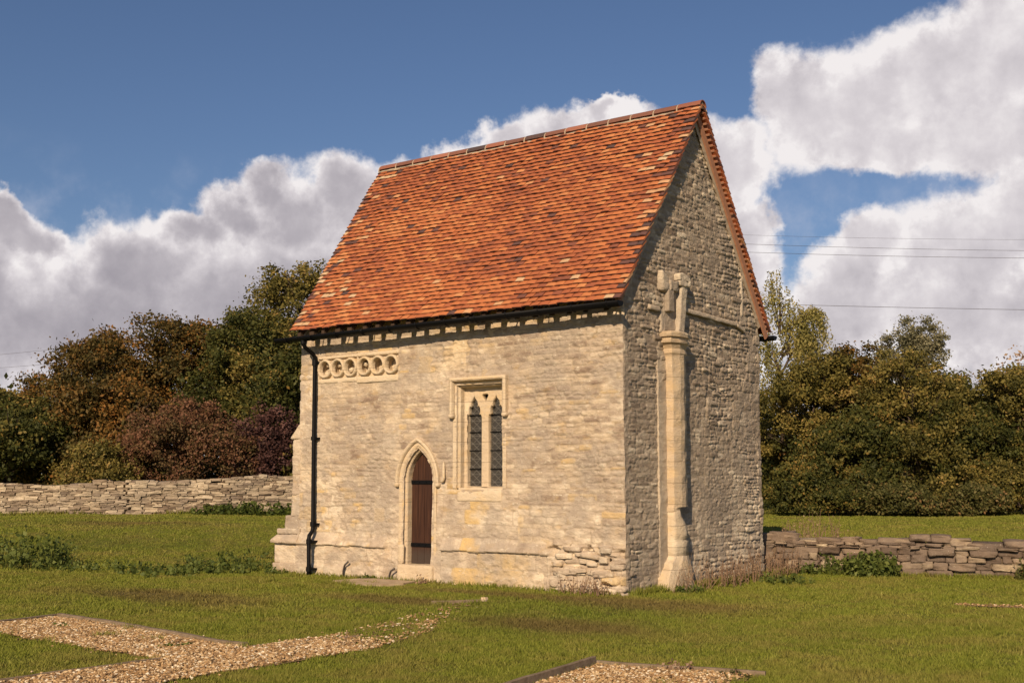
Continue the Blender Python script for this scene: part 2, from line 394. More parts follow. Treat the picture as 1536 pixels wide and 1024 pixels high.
def grass_cols(t, p, f):
    """turf colour from world position and a per-blade value f"""
    n = t.noise(p, .7, 6, .65); n2 = t.noise(p, 3.2, 5, .65); n3 = t.noise(p, .16, 3, .5)
    c = t.ramp(f, [(0, (.10, .130, .017)), (.4, (.178, .205, .027)), (.7, (.25, .26, .042)), (1, (.35, .34, .09))])
    straw = t.m('MULTIPLY', t.mr(t.m('ADD', t.m('MULTIPLY', n, .6), t.m('MULTIPLY', n2, .4)), .43, .62), .58)
    c = t.mix(straw, c, t.ramp(f, [(0, (.17, .125, .036)), (.6, (.30, .235, .072)), (1, (.44, .35, .125))]))
    c = t.mix(t.m('MULTIPLY', t.mr(n3, .52, .66), .30), c, (.065, .105, .014))
    # worn brown spot by the path and bare band along the foot of the chapel
    sp = t.new('ShaderNodeSeparateXYZ'); t.put(sp.inputs[0], p)
    for (cx, cy, rx, ry) in ((-5.4, -4.1, 2.6, .9), (-2.3, -2.5, 1.6, .6), (.9, -.9, 2.2, .9), (-1.6, -.9, 2.0, .45), (1.2, -3.6, 1.7, .8), (-18.5, 5.0, 3.4, 1.6)):
        dd = t.v('LENGTH', t.v('MULTIPLY_ADD', p, (1/rx, 1/ry, 0), (-cx/rx, -cy/ry, 0)))
        k = t.m('MULTIPLY', t.mr(t.m('ADD', dd, t.m('MULTIPLY', t.m('SUBTRACT', n2, .5), 1.6)), 1.1, .3), .62)
        c = t.mix(k, c, (.16, .10, .048))
    return c
def turf_fn(t, b):
    p = pos(t); f = t.noise(p, 22, 6, .75)
    c = grass_cols(t, p, t.mr(f, .3, .7)); c = t.mix(.3, c, (.075, .062, .018))
    t.put(b.inputs['Base Color'], c); bump(t, b, t.m('ADD', t.noise(p, 9, 5, .7), f), .9, .05)
M['turf'] = mat('turf', turf_fn, .95, .08)
def blade_fn(t, b):
    c = grass_cols(t, pos(t), t.attr('tint')); t.put(b.inputs['Base Color'], c)
    tr = t.new('ShaderNodeBsdfTranslucent'); t.put(tr.inputs[0], c); mx = t.new('ShaderNodeMixShader'); mx.inputs[0].default_value = .25
    t.l.new(b.outputs[0], mx.inputs[1]); t.l.new(tr.outputs[0], mx.inputs[2]); t.l.new(mx.outputs[0], t.n['Material Output'].inputs[0])
M['blade'] = mat('grass_blade', blade_fn, .7, .15)
def leaf_mat(name, stops, trans=.3, gain=1.65):
    stops = [(p_, tuple(c_*gain for c_ in c)) for p_, c in stops]
    def fn(t, b):
        n = t.noise(pos(t), .8, 4)
        c = t.ramp(t.m('ADD', t.attr('tint'), t.m('MULTIPLY', t.m('SUBTRACT', n, .5), 1.1)), stops); t.put(b.inputs['Base Color'], c)
        tr = t.new('ShaderNodeBsdfTranslucent'); t.put(tr.inputs[0], c); mx = t.new('ShaderNodeMixShader'); mx.inputs[0].default_value = trans
        t.l.new(b.outputs[0], mx.inputs[1]); t.l.new(tr.outputs[0], mx.inputs[2]); t.l.new(mx.outputs[0], t.n['Material Output'].inputs[0])
    return mat(name, fn, .6, .2)
M['bark'] = plain('bark', (.075, .055, .042), .9, .1, 0, .4, 9)
M['paletwig'] = plain('pale_dead_wood', (.20, .165, .125), .9, .1, 0, .3, 9)
LEAF = {
 'green': leaf_mat('leaf_dark_green', [(0, (.018, .022, .006)), (.5, (.050, .054, .013)), (.85, (.098, .082, .020)), (1, (.16, .10, .025))]),
 'rust': leaf_mat('leaf_turning_rust', [(0, (.026, .024, .007)), (.4, (.070, .050, .014)), (.7, (.115, .064, .016)), (1, (.19, .085, .020))]),
 'olive': leaf_mat('leaf_olive', [(0, (.030, .030, .008)), (.45, (.082, .070, .017)), (.8, (.14, .108, .028)), (1, (.20, .13, .045))], gain=1.9),
 'red': leaf_mat('leaf_dull_red', [(0, (.040, .032, .012)), (.45, (.090, .055, .024)), (.7, (.110, .050, .028)), (1, (.15, .080, .045))]),
 'purple': leaf_mat('leaf_purple', [(0, (.024, .013, .011)), (.5, (.060, .028, .024)), (1, (.10, .052, .042))]),
 'birch': leaf_mat('leaf_pale_birch', [(0, (.090, .088, .024)), (.5, (.19, .170, .055)), (1, (.32, .26, .095))], .4, 1.6),
 'willow': leaf_mat('leaf_grey_willow', [(0, (.070, .070, .038)), (.5, (.14, .13, .075)), (1, (.22, .20, .12))], .35),
 'bramble': leaf_mat('leaf_bramble', [(0, (.030, .033, .009)), (.5, (.075, .074, .023)), (.85, (.125, .100, .036)), (1, (.18, .10, .042))], gain=1.5),
 'fresh': leaf_mat('leaf_fresh_green', [(0, (.026, .038, .008)), (.5, (.060, .078, .016)), (1, (.11, .125, .030))], gain=1.6),
 'dry': leaf_mat('dried_stem', [(0, (.085, .050, .032)), (.5, (.17, .11, .070)), (1, (.28, .20, .125))], gain=1.7),
}

# ------------------------------------------------------------------ ground
def make_ground():
    s = np.unique(np.concatenate([np.arange(-300, -30, 15), np.arange(-30, 62, .5), np.arange(62, 400, 15), [420.]]))
    l = np.unique(np.concatenate([np.arange(-300, -40, 15), np.arange(-40, 40, .5), np.arange(40, 320, 15)]))
    Sg, Lg = np.meshgrid(s, l, indexing='ij')
    X = CAM[0]+Sg*VD[0]+Lg*VR[0]; Y = CAM[1]+Sg*VD[1]+Lg*VR[1]
    V = np.stack([X, Y, ground_z(X, Y)], -1).reshape(-1, 3)
    n, k = len(s), len(l); i, j = np.meshgrid(np.arange(n-1), np.arange(k-1), indexing='ij'); a = (i*k+j).ravel()
    return tag(np_mesh('ground', V, np.stack([a, a+1, a+k+1, a+k], 1)[:, ::-1], M['turf'], smooth=True), kind='structure')
make_ground()

# gravel areas: (polygon, thickness) in plan
PATH_A = [(-4.22, -6.55), (-.25, -6.97), (-.25, -8.02), (-4.3, -7.80)]
PATH_A2 = [(-9.0, -6.1), (-4.22, -6.55), (-4.3, -7.80), (-9.0, -7.4)]
PATH_B = [(-.38, -12.0), (.80, -12.0), (.86, -6.5), (.45, -4.9), (-.20, -4.0), (-.95, -2.4), (-1.2, -2.6), (-.75, -4.2), (-.28, -5.6), (-.25, -6.9)]
BED_C = [(3.25, -5.93), (4.60, -5.57), (4.80, -9.2), (3.59, -9.2)]
BED_D = [(4.28, 1.40), (9.5, 3.2), (9.3, 3.65), (4.22, 1.62)]
def inpoly(x, y, P):
    r = np.zeros(np.shape(x), bool); n = len(P)
    for i in range(n):
        (x1, y1), (x2, y2) = P[i], P[(i+1) % n]
        if y1 == y2: continue
        c = ((y1 > y) != (y2 > y)) & (x < (x2-x1)*(y-y1)/(y2-y1)+x1); r ^= c
    return r
def path_fade(x, y): return np.clip(sstep(-7.4, -4.5, y)+(fbm(x*2, y*2, 8)-.5)*1.3*sstep(-7.6, -6, y), 0, .97)
def polymask(x, y):
    jx = (fbm(x*2.2, y*2.2, 31, 3)-.5)*.22; jy = (fbm(x*2.2, y*2.2, 57, 3)-.5)*.22
    r = np.zeros(np.shape(x), bool)
    for P in (PATH_A, BED_C, BED_D): r |= inpoly(x+jx*.6, y+jy*.6, P)
    gone = path_fade(x, y); r &= ~((fbm(x*3.3, y*3.3, 71, 3) > .60) & (_h(np.floor(x*60), np.floor(y*60), 8) > .6))
    return r | (inpoly(x+jx*.6, y+jy*.6, PATH_B) & (_h(np.floor(x*70), np.floor(y*70), 5) > gone*1.15))
def gravel(name, P, seed, dens=1400, fade=None):
    g = np.random.default_rng(seed); P_ = np.array(P); lo = P_.min(0); hi = P_.max(0)
    st = .06; xs = np.arange(lo[0]-.1, hi[0]+.1, st); ys = np.arange(lo[1]-.1, hi[1]+.1, st)
    X, Y = np.meshgrid(xs, ys, indexing='ij')
    V = np.stack([X, Y, ground_z(X, Y)+.006+.012*fbm(X*4, Y*4, 4)], -1).reshape(-1, 3)
    k = len(ys); i, j = np.meshgrid(np.arange(len(xs)-1), np.arange(k-1), indexing='ij'); i = i.ravel(); j = j.ravel(); a = i*k+j
    cx = xs[i]+st/2; cy = ys[j]+st/2
    jx = (fbm(cx*2.2, cy*2.2, 31, 3)-.5)*.13
    ok = inpoly(cx+jx, cy+jx, P)
    if fade is not None: ok &= g.random(len(cx)) > fade(cx, cy)*.9
    a = a[ok]
    # one object: the bed sheet and the loose stones on it
    Fq = np.stack([a, a+k, a+k+1, a+1], 1)
    area = (hi-lo).prod(); n = int(area*dens)
    px = g.uniform(lo[0], hi[0], n); py = g.uniform(lo[1], hi[1], n)
    jx = (fbm(px*2.2, py*2.2, 31, 3)-.5)*.13
    ok = inpoly(px+jx, py+jx, P)
    if fade is not None: ok &= g.random(n) > fade(px, py)
    px = px[ok]; py = py[ok]; n = len(px); st_ = g.random(n) < .05; px = px+st_*g.normal(0, .14, n); py = py+st_*g.normal(0, .14, n)
    oc = np.array([(1, 0, 0), (-1, 0, 0), (0, 1, 0), (0, -1, 0), (0, 0, 1), (0, 0, -1), (.6, .6, .5), (-.6, .6, .5), (.6, -.6, .5), (-.6, -.6, .5)], float)
    fc = np.array([(0, 6, 4), (6, 2, 4), (2, 7, 4), (7, 1, 4), (1, 9, 4), (9, 3, 4), (3, 8, 4), (8, 0, 4), (0, 5, 2), (2, 5, 1), (1, 5, 3), (3, 5, 0), (0, 2, 6), (2, 1, 7), (1, 3, 9), (3, 0, 8)])
    sz = g.uniform(.007, .019, (n, 1, 1))*g.uniform(.6, 1.35, (n, 1, 3))*np.array([1, 1, .7])
    th = g.uniform(0, 6.28, n); c, s_ = np.cos(th), np.sin(th)
    Q = (oc[None]+g.uniform(-.18, .18, (n, 10, 3)))*sz
    Q = np.stack([Q[..., 0]*c[:, None]-Q[..., 1]*s_[:, None], Q[..., 0]*s_[:, None]+Q[..., 1]*c[:, None], Q[..., 2]], -1)
    Q += np.stack([px, py, ground_z(px, py)+.018+g.uniform(0, .010, n)], 1)[:, None]
    Ft = (fc[None]+np.arange(n)[:, None, None]*10).reshape(-1, 3)
    bed = np_mesh(name, V, Fq, M['gbase'], smooth=True); tag(bed, kind='structure')
    o = np_mesh('gravel', Q.reshape(-1, 3), Ft, M['gravel'], fattrs={'tint': np.repeat(g.random(n)**.9, 16)}); tag(o, kind='stuff')
gravel('path', PATH_A, 1, 2300)
gravel('path', PATH_B, 2, 2100, path_fade)
gravel('gravel_bed', BED_C, 3, 2600)
gravel('gravel_bed', BED_D, 4, 500)

def board(a, b, h, w, label, top=.0, zoff=-.03):
    mb = MB(); a = Vector((*a, 0)); b = Vector((*b, 0)); n = max(2, int((b-a).length/.25)); d = (b-a).normalized(); r = Vector((-d.y, d.x, 0))
    vs = []
    for i in range(n+1):
        p = a.lerp(b, i/n); g = float(ground_z(p.x, p.y)); jz = random.uniform(-.004, .004); jr = random.uniform(-.004, .004)
        for (sx, z) in ((-w/2, zoff), (w/2, zoff), (w/2, h-.004), (w/2-.004, h), (-w/2+.004, h), (-w/2, h-.004)):
            q = p+r*(sx+jr); vs.append((q.x, q.y, g+z+(jz if z > 0 else 0)))
    k = 6; fs = [(i*k+j, i*k+(j+1) % k, (i+1)*k+(j+1) % k, (i+1)*k+j) for i in range(n) for j in range(k)]
    fs += [tuple(range(k))[::-1], tuple(n*k+j for j in range(k))]; mb.add(vs, fs)
    return tag(mb.build('timber_edging', M['board']), label, 'edging board', 'timber boards edging the gravel')
board((-4.25, -6.50), (-.30, -6.96), .055, .06, 'long grey timber board along the far edge of the left gravel path')
board((-4.28, -6.52), (-3.95, -8.4), .05, .045, 'dark thin timber board at the left frame edge running up to the path corner')
board((-.27, -6.90), (.08, -5.7), .03, .03, 'short half-buried dark board where the two gravel paths meet')
board((-1.5, -2.62), (-1.12, -2.02), .05, .03, 'small dark strip of edging poking out of the grass before the doorway')
board((-.42, -11.0), (-.22, -8.06), .04, .03, 'dark thin timber edging between grass and gravel at the bottom left')
board((3.23, -5.93), (3.57, -9.0), .09, .04, 'tall brown timber board on the left side of the front gravel bed')
board((3.22, -5.90), (4.71, -5.50), .05, .045, 'pale grey timber board across the far side of the front gravel bed')
st = stones_mesh('paving_stone', [(-1.07, -2.0, .05)], [(.04, .035, .03)], [np.eye(3)], M['trim'], n=4, amp=.12, tint=np.array([.2]))
tag(st, 'small pale square stone at the end of the dark strip in the grass', 'stone')

# ------------------------------------------------------------------ masonry patterns
def pattern(u, v, W_, H_, rh, ln, seed, warp=.02):
    """coursed rubble: returns stone id value, distance to the nearest joint"""
    g = np.random.default_rng(seed)
    uu = u+(vn(u*3, v*5, seed)-.5)*warp*2; vv = v+(vn(u*1.6, v*1.5, seed+1)-.5)*warp*2.6+(vn(u*6, v*6, seed+4)-.5)*warp
    rb = [-.3]
    while rb[-1] < H_+.6: rb.append(rb[-1]+g.uniform(*rh))
    rb = np.array(rb); row = np.clip(np.searchsorted(rb, vv)-1, 0, len(rb)-2)
    sid = np.zeros(u.shape); de = np.zeros(u.shape); rid = np.zeros(u.shape)
    for r in range(len(rb)-1):
        m_ = row == r
        if not m_.any(): continue
        jb = [-.6+g.uniform(0, .2)]; hgt = rb[r+1]-rb[r]
        while jb[-1] < W_+.8: jb.append(jb[-1]+g.uniform(*ln)*(.6+.8*hgt/max(rh)))
        jb = np.array(jb); tv = g.random(len(jb)); tr = g.random(len(jb))
        x = uu[m_]; j = np.clip(np.searchsorted(jb, x)-1, 0, len(jb)-2)
        du = np.minimum(x-jb[j], jb[j+1]-x); dv = np.minimum(vv[m_]-rb[r], rb[r+1]-vv[m_])
        k = .02; d = -k*np.log(np.exp(-du/k)+np.exp(-dv/k))
        sid[m_] = tv[j]; rid[m_] = tr[j]; de[m_] = d
    return sid, rid, de
def heightfield(name, us, vs, frame, height, keep, mats, parent, sid, mort, och=None):
    U, V_ = np.meshgrid(us, vs, indexing='ij'); n, k = U.shape
    P3 = frame(U, V_, height).reshape(-1, 3)
    i, j = np.meshgrid(np.arange(n-1), np.arange(k-1), indexing='ij'); a = (i*k+j).ravel()
    uc = (U[:-1, :-1]+U[1:, 1:])/2; vc = (V_[:-1, :-1]+V_[1:, 1:])/2
    a = a[keep(uc, vc).ravel()]
    Fq = np.stack([a, a+k, a+k+1, a+1], 1)
    used = np.unique(Fq); mp = np.zeros(n*k, int); mp[used] = np.arange(len(used))
    return np_mesh(name, P3[used], mp[Fq], mats, parent, attrs={'tint': sid.ravel()[used], 'mort': mort.ravel()[used], 'ochre': (och if och is not None else mort*0).ravel()[used]}, smooth=True)

# ------------------------------------------------------------------ the chapel
L, WD, HE, HR = 6.864, 4.718, 4.34, 7.97
chapel = thing('stone_chapel', 'small medieval limestone chapel with steep red clay tile roof and pointed door', 'chapel', (0, 0, 0))
def roofz(y): return np.where(y < WD/2, HE+(y+.267)*1.382, HE+(WD+.267-y)*1.382)
DX0, DX1, DSP, DAP = -4.31, -3.74, 1.65, 2.17      # door opening
WX0, WX1, WZ0, WZ1 = -3.16, -2.30, 1.56, 3.20      # window opening
def arch_half(z, off=0):
    """half-width of the pointed arch above the spring, offset outward"""
    a = (DX1-DX0)/2; h = DAP-DSP; Rr = (a*a+h*h)/(2*a)
    return np.sqrt(np.clip((Rr+off)**2-(z-DSP)**2, 0, None))-(Rr-a)
def e1(z): return (fbm(z*2.6, z*0+1, 131, 2)-.5)*.035+(fbm(z*9, z*0+4, 133, 2)-.5)*.030
def e2(z): return (fbm(z*2.2, z*0+7, 135, 2)-.5)*.035+(fbm(z*10, z*0+2, 137, 2)-.5)*.028
def south():
    st = .0145; us = np.arange(-L, 0+1e-6, L/round(L/st)); vs = np.arange(-.12, 4.52, st)
    U, V_ = np.meshgrid(us, vs, indexing='ij')
    s1, r1, d1 = pattern(U+L, V_, L, 4.5, (.05, .125), (.14, .42), 21, .016)
    s2, r2, d2 = pattern(U+L, V_-.02, L, 4.5, (.20, .30), (.26, .60), 5, .006)
    ash = ((U > -3.5) & (U < -1.95) & (V_ < 1.52)) | (V_ < .56) | (U < -L+.34) | ((U < -3.4) & (U > -5.0) & (V_ < 1.9)) | ((V_ > 3.2) & (V_ < 3.5) & (U < -3.5))
    blotch = fbm(U*1.3+4, V_*1.6, 77, 4)
    ash = ash | (blotch > .66)
    ash &= ~((U > -1.3) & (V_ < .75))
    sid = np.where(ash, .35+.6*s2, s1); rid = np.where(ash, r2, r1); d = np.where(ash, d2, d1)
    w = np.where(ash, .012, .020)
    q = np.clip(d/w, 0, 1); face = 1-(1-q)**2
    rough = ((U > -1.35) & (V_ < .72)).astype(float)
    worn = sstep(.40, .62, fbm(U*.9, V_*1.1, 12, 3))
    rel = np.where(ash, .008, .007+.009*worn)+.030*rough
    h = face*rel+(rid-.5)*np.where(ash, .004, .007+.05*rough)*face
    h = h+(fbm(U*13, V_*22, 3, 4)-.5)*(.020+.018*worn)+(fbm(U*1.2, V_*1.2, 8, 2)-.5)*.05
    # deep pockets in the broken plinth at the right
    pk = sstep(.66, .76, fbm(U*3.2+9, V_*7.0+3, 66, 2))*rough
    h = h-.11*pk
    # plinth with a weathered, undercut string course left and right of the door
    brk = (fbm(U*3, V_*0+U, 40, 3)-.5)*.05
    zl = .545+brk
    strg = ((U < -4.70+brk) | ((U > -3.47) & (U < -1.31)))
    slope = np.clip((.74-V_)/(.74-.56), 0, 1)*.10
    below = np.where(V_ < zl, .045+.02*sstep(.22, .16, V_+brk), slope)
    h = h+np.where(strg, below, 0)
    h = h+np.where(~strg & (V_ < .5), .02*sstep(.5, .3, V_), 0)
    base = sstep(.25, .05, V_)*.03*(U > -1.3); h = h+base
    edge = sstep(0, .03, -U)
    h = h*edge+(1-edge)*e2(V_)
    mort = np.clip(1-d/np.where(ash, .009, .013), 0, 1)*(1-.3*rough)*(.7+.3*worn)
    # tone: lower ashlar yellower/paler, the rest mixed
    reg = sstep(.0, .1, 1.55-V_)*sstep(-1.6, -2.3, U)+.35*sstep(3.4, 3.9, V_)
    och = ((r1 if False else np.where(ash, s2, s1)) > .60-.12*reg)*np.clip(.15+reg*.85, 0, 1)*sstep(.34, .50, fbm(U*2, V_*2, 123, 3))
    och = np.maximum(och, .7*(np.where(ash, r2, r1) > .95))
    sid = sid*.52+.24+(blotch-.5)*.45+(fbm(U*6, V_*9, 91, 4)-.5)*.85+.12*(V_ < 1.3)-.10*(V_ > 2.9)*(U > -3)
    def keep(u, v):
        ku = np.ones(u.shape, bool)
        dr = (u > DX0-.03) & (u < DX1+.03) & (v > .26) & (v < DSP)
        dr |= (v >= DSP) & (v < 2.4) & (np.abs(u-(DX0+DX1)/2) < arch_half(v, .03)) & (v < DAP+.05)
        wn = (u > WX0-.03) & (u < WX1+.03) & (v > WZ0-.02) & (v < WZ1+.03)
        pn = (u > -6.40) & (u < -4.51) & (v > 3.44) & (v < 3.87)
        return ku & ~dr & ~wn & ~pn & (v < 4.50)
    fr = lambda u, v, hh: np.stack([u+e1(v)*np.clip(1+u/.15, 0, 1), -hh, v], -1)
    return heightfield('wall', us, vs, fr, h, keep, M['south'], chapel, sid, mort, och)
south()
def gable(xpos, sgn, mname, hi=True):
    st = .0145 if hi else .06; us = np.linspace(0, WD, int(WD/st)+1); vs = np.arange(-.12, 7.95, st)
    U, V_ = np.meshgrid(us, vs, indexing='ij')
    s1, r1, d1 = pattern(U, V_, WD, 8, (.04, .10), (.09, .30), 51, .022)
    s2, r2, d2 = pattern(U, V_, WD, 8, (.14, .2), (.22, .40), 52, .01)
    quo = (U > WD-.16) | (U < .13) | ((fbm(U*1.6, V_*1.3, 5, 3) > .66))
    sid = np.where(quo, .25+.6*s2, s1); rid = np.where(quo, r2, r1); d = np.where(quo, d2, d1)
    q = np.clip(d/.016, 0, 1); face = 1-(1-q)**2
    rag = .6+.9*sstep(.45, .62, fbm(U*1.1+3, V_*.7, 9, 3))+.4*sstep(4.6, 6, V_)
    h = face*.015*rag+(rid-.5)*.022*rag*face+(fbm(U*14, V_*30, 13, 4)-.5)*.022+(fbm(U*1.2, V_*1.2, 28, 2)-.5)*.04
    ep = sstep(0, .03, U)*sstep(0, .03, WD-U)
    h = h*ep+((e1(V_)*sstep(.03, 0, U)) if xpos == 0 else 0)
    left = sstep(1.05, .75, U)
    h = h-left*.01
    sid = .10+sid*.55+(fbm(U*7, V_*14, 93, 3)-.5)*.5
    sid = sid+.20*sstep(.12, .0, np.abs(U-4.0)-.42)*sstep(.1, 0, np.abs(V_-1.2)-.48)   # pale patch bottom right
    och = .8*(rid > .94)*(~quo); sid = sid+.35*och; sid = sid-.06*left+.14*sstep(1.0, .3, V_)*(U > 2)+.22*(sid > .62)
    sid = sid+.16*sstep(3.0, 1.5, V_)
    # lime fillet under the back verge and pale pointing near it
    ver = sstep(.30, .05, (roofz(U)-.15-V_)/1.7)*(U > WD/2)
    sid = sid+ver*.4
    mort = np.clip(1-d/.013, 0, 1)*.75
    mort = np.maximum(mort, (ver > .85)*.9)
    keep = lambda u, v: v < roofz(u)-.10
    fr = lambda u, v, hh: np.stack([xpos+sgn*hh+0*u, u-(e2(v)*np.clip(1-u/.15, 0, 1) if xpos == 0 else 0)+((fbm(v*8, v*0+3, 141, 2)-.5)*.05+(fbm(v*2, v*0+3, 143, 2)-.5)*.04)*np.clip(1-(WD-u)/.1, 0, 1), v], -1)
    return heightfield('wall', us, vs, fr, h, keep, mname, chapel, sid, mort, och*0)
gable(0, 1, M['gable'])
gable(-L, -1, M['gable'], False)
def north():
    us = np.arange(-L, 0.01, .06); vs = np.arange(-.12, 4.5, .06); U, V_ = np.meshgrid(us, vs, indexing='ij')
    s1, r1, d1 = pattern(U+L, V_, L, 5, (.1, .2), (.2, .45), 61, .02)
    return heightfield('wall', us, vs, lambda u, v, hh: np.stack([u, WD+hh, v], -1), (r1-.5)*.02, lambda u, v: v < 4.5, M['gable'], chapel, s1, np.clip(1-d1/.02, 0, 1))
north()
# inner lining so that no light leaks through the shell
mb = MB(); z9 = 4.3
for (lo, hi) in (((-L+.45, .5, 0), (-.45, .56, z9)), ((-L+.45, WD-.5, 0), (-.45, WD-.44, z9)), ((-.5, .5, 0), (-.44, WD-.5, z9)), ((-L+.44, .5, 0), (-L+.5, WD-.5, z9)), ((-L+.4, .45, z9+.01), (-.4, WD-.45, z9+.06))): mb.box(lo, hi)
mb.build('inner_lining', M['dark'], chapel)

# ---- door surround
def arch_path(off, n=14, foot=.26):
    a = (DX1-DX0)/2; xc = (DX0+DX1)/2; zt = DSP+math.sqrt((((a*a+(DAP-DSP)**2)/(2*a))+off)**2-(((a*a+(DAP-DSP)**2)/(2*a))-a)**2)
    P = [(DX0-off, foot)] if foot is not None else []
    P += [(DX0-off, DSP+(0 if foot is not None else -.02))]
    for i in range(1, n+1):
        z = DSP+(zt-DSP)*(1-(1-i/n)**1.35) if i < n else zt
        P.append((xc-float(arch_half(z, off)) if i < n else xc, z))
    return P+[(2*xc-x, z) for x, z in P[:-1][::-1]]
def arch_sweep(name, prof, foot, m_, n=14):
    paths = [arch_path(o, n, foot) for o, d in prof]; mb = MB()
    fr = lambda i, o, d: (paths[[q[0] for q in prof].index(o)][i][0], d, paths[[q[0] for q in prof].index(o)][i][1])
    k = len(prof); vs = [(paths[j][i][0], prof[j][1], paths[j][i][1]) for i in range(len(paths[0])) for j in range(k)]
    fs = [(i*k+j, (i+1)*k+j, (i+1)*k+j+1, i*k+j+1) for i in range(len(paths[0])-1) for j in range(k-1)]
    fs += [tuple(range(k)), tuple((len(paths[0])-1)*k+j for j in range(k))[::-1]]
    mb.add(vs, fs); return mb
doorway = arch_sweep('', [(0, .30), (.0005, .075), (.012, .055), (.035, .055), (.05, .03), (.058, -.005), (.075, -.018), (.095, -.022), (.125, -.020), (.1255, .04)], .27, None).build('door_surround', M['trim'], chapel)
hood = arch_sweep('', [(.128, .02), (.1285, -.035), (.145, -.062), (.165, -.070), (.195, -.055), (.1955, .02)], None, None).build('hood_mould', M['trim'], chapel)
for i, (x, s_) in enumerate(((DX0-.163, -1), (DX1+.163, 1))):
    rough_block('label_stop', (x-.045, -.075, DSP-.09), (x+.045, .03, DSP), M['trim'], hood, .02, .010, 31+i)
# faint hood remnant with a round stop to the right of the arch
mb = MB(); mb.tube([(-3.46, -.02, 1.98), (-3.45, -.03, 1.85), (-3.44, -.035, 1.72), (-3.46, -.04, 1.66), (-3.50, -.04, 1.66)], [.018, .024, .026, .026, .022], 8); mb.build('label_stop', M['trim'], hood, True)
# door leaf
door = None
mb = MB(); xs = [DX0+.002, DX0+.145, DX0+.29, DX0+.425, DX1-.002]
for i in range(4):
    x0, x1 = xs[i]+.003, xs[i+1]-.003; dep = .165+random.uniform(0, .006)
    a = (DX0+DX1)/2; zs = []
    top0 = lambda x: DSP+math.sqrt(max(0, ((((a-DX0)**2+(DAP-DSP)**2)/(2*(a-DX0))))**2-(abs(x-a)+(((a-DX0)**2+(DAP-DSP)**2)/(2*(a-DX0)))-(a-DX0))**2))
    pts = [(x0, .29)]+[(x1, .29)]+[(x1+(x0-x1)*k/4, top0(x1+(x0-x1)*k/4)-.002) for k in range(5)]
    n = len(pts); mb.add([(x, dep, z) for x, z in pts]+[(x, dep+.035, z) for x, z in pts], [tuple(range(n)), tuple(range(n, 2*n))[::-1]]+[(k, (k+1) % n, n+(k+1) % n, n+k) for k in range(n)])
mb.box((DX0+.002, .20, .29), (DX1-.002, .215, 1.64))
door = mb.build('door', M['door'], chapel)
for z in (1.645, .60):
    mb = MB(); mb.box((DX0+.004, .150, z-.032), (DX1-.02, .164, z+.032))
    for x in (-4.25, -4.13, -3.98, -3.84): mb.tube([(x, .151, z), (x, .138, z)], .012, 8)
    mb.build('hinge_strap', M['black'], door, bevel=0)
mb = MB(); mb.tube([(DX1-.06+.03*math.cos(a_), .145, 1.20+.035*math.sin(a_)) for a_ in np.linspace(0, 6.28, 13)], .007, 6); mb.build('handle', M['black'], door, True)
rough_block('threshold', (DX0-.10, -.10, -.05), (DX1+.10, .30, .285), M['trim'], chapel, .035, .012, 3, tint=.4)
rough_block('jamb_base', (DX0-.135, -.045, .285), (DX0-.004, .02, .62), M['trim'], chapel, .03, .012, 4, tint=.5)

# ---- window
def rect_sweep(prof, x0, x1, z0, z1, top=True):
    paths = [[(x0-o, z0), (x0-o, z1+o), (x1+o, z1+o), (x1+o, z0)] for o, d in prof]; k = len(prof)
    vs = [(paths[j][i][0], prof[j][1], paths[j][i][1]) for i in range(4) for j in range(k)]
    fs = [(i*k+j, (i+1)*k+j, (i+1)*k+j+1, i*k+j+1) for i in range(3) for j in range(k-1)]
    fs += [tuple(range(k)), tuple(3*k+j for j in range(k))[::-1]]
    mb = MB(); mb.add(vs, fs); return mb
window = rect_sweep([(-.045, .30), (-.045, .185), (-.03, .165), (-.012, .165), (0, .145), (.0005, .055), (.018, .035), (.030, .035), (.045, -.008), (.115, -.010), (.1155, .04)], WX0, WX1, WZ0-.01, WZ1).build('window_frame', M['trim'], chapel)
label = rect_sweep([(.075, .01), (.0755, -.04), (.09, -.085), (.115, -.10), (.150, -.075), (.1505, .01)], WX0, WX1, 2.76, WZ1).build('hood_mould', M['trim'], chapel)
for x in (WX0-.112, WX1+.112): rough_block('label_stop', (x-.05, -.10, 2.68), (x+.05, .02, 2.762), M['trim'], label, .02, .008, 7)
rough_block('sill', (WX0-.02, -.018, 1.335), (WX1+.02, .30, 1.560), M['trim'], chapel, .03, .008, 9, tint=.6, rnd=.008,
            shape=lambda V: V+np.stack([0*V[:, 0], .03*sstep(1.45, 1.56, V[:, 2])*(V[:, 1] < .05), 0*V[:, 0]], 1))
LT = [(-3.135, -2.825), (-2.685, -2.375)]
def light_outline(x0, x1):
    xc = (x0+x1)/2; w = (x1-x0)/2; zs = 2.60
    P = [(-1, WZ0+.02), (-1, zs), (-.99, zs+.10), (-.90, zs+.145), (-.66, zs+.15), (-.80, zs+.19), (-.74, zs+.25), (-.62, zs+.29), (-.40, zs+.27), (-.48, zs+.32), (-.36, zs+.37), (-.12, zs+.41), (0, zs+.46)]
    return [(xc+a*w, z) for a, z in P]+[(xc-a*w, z) for a, z in P[:-1][::-1]]
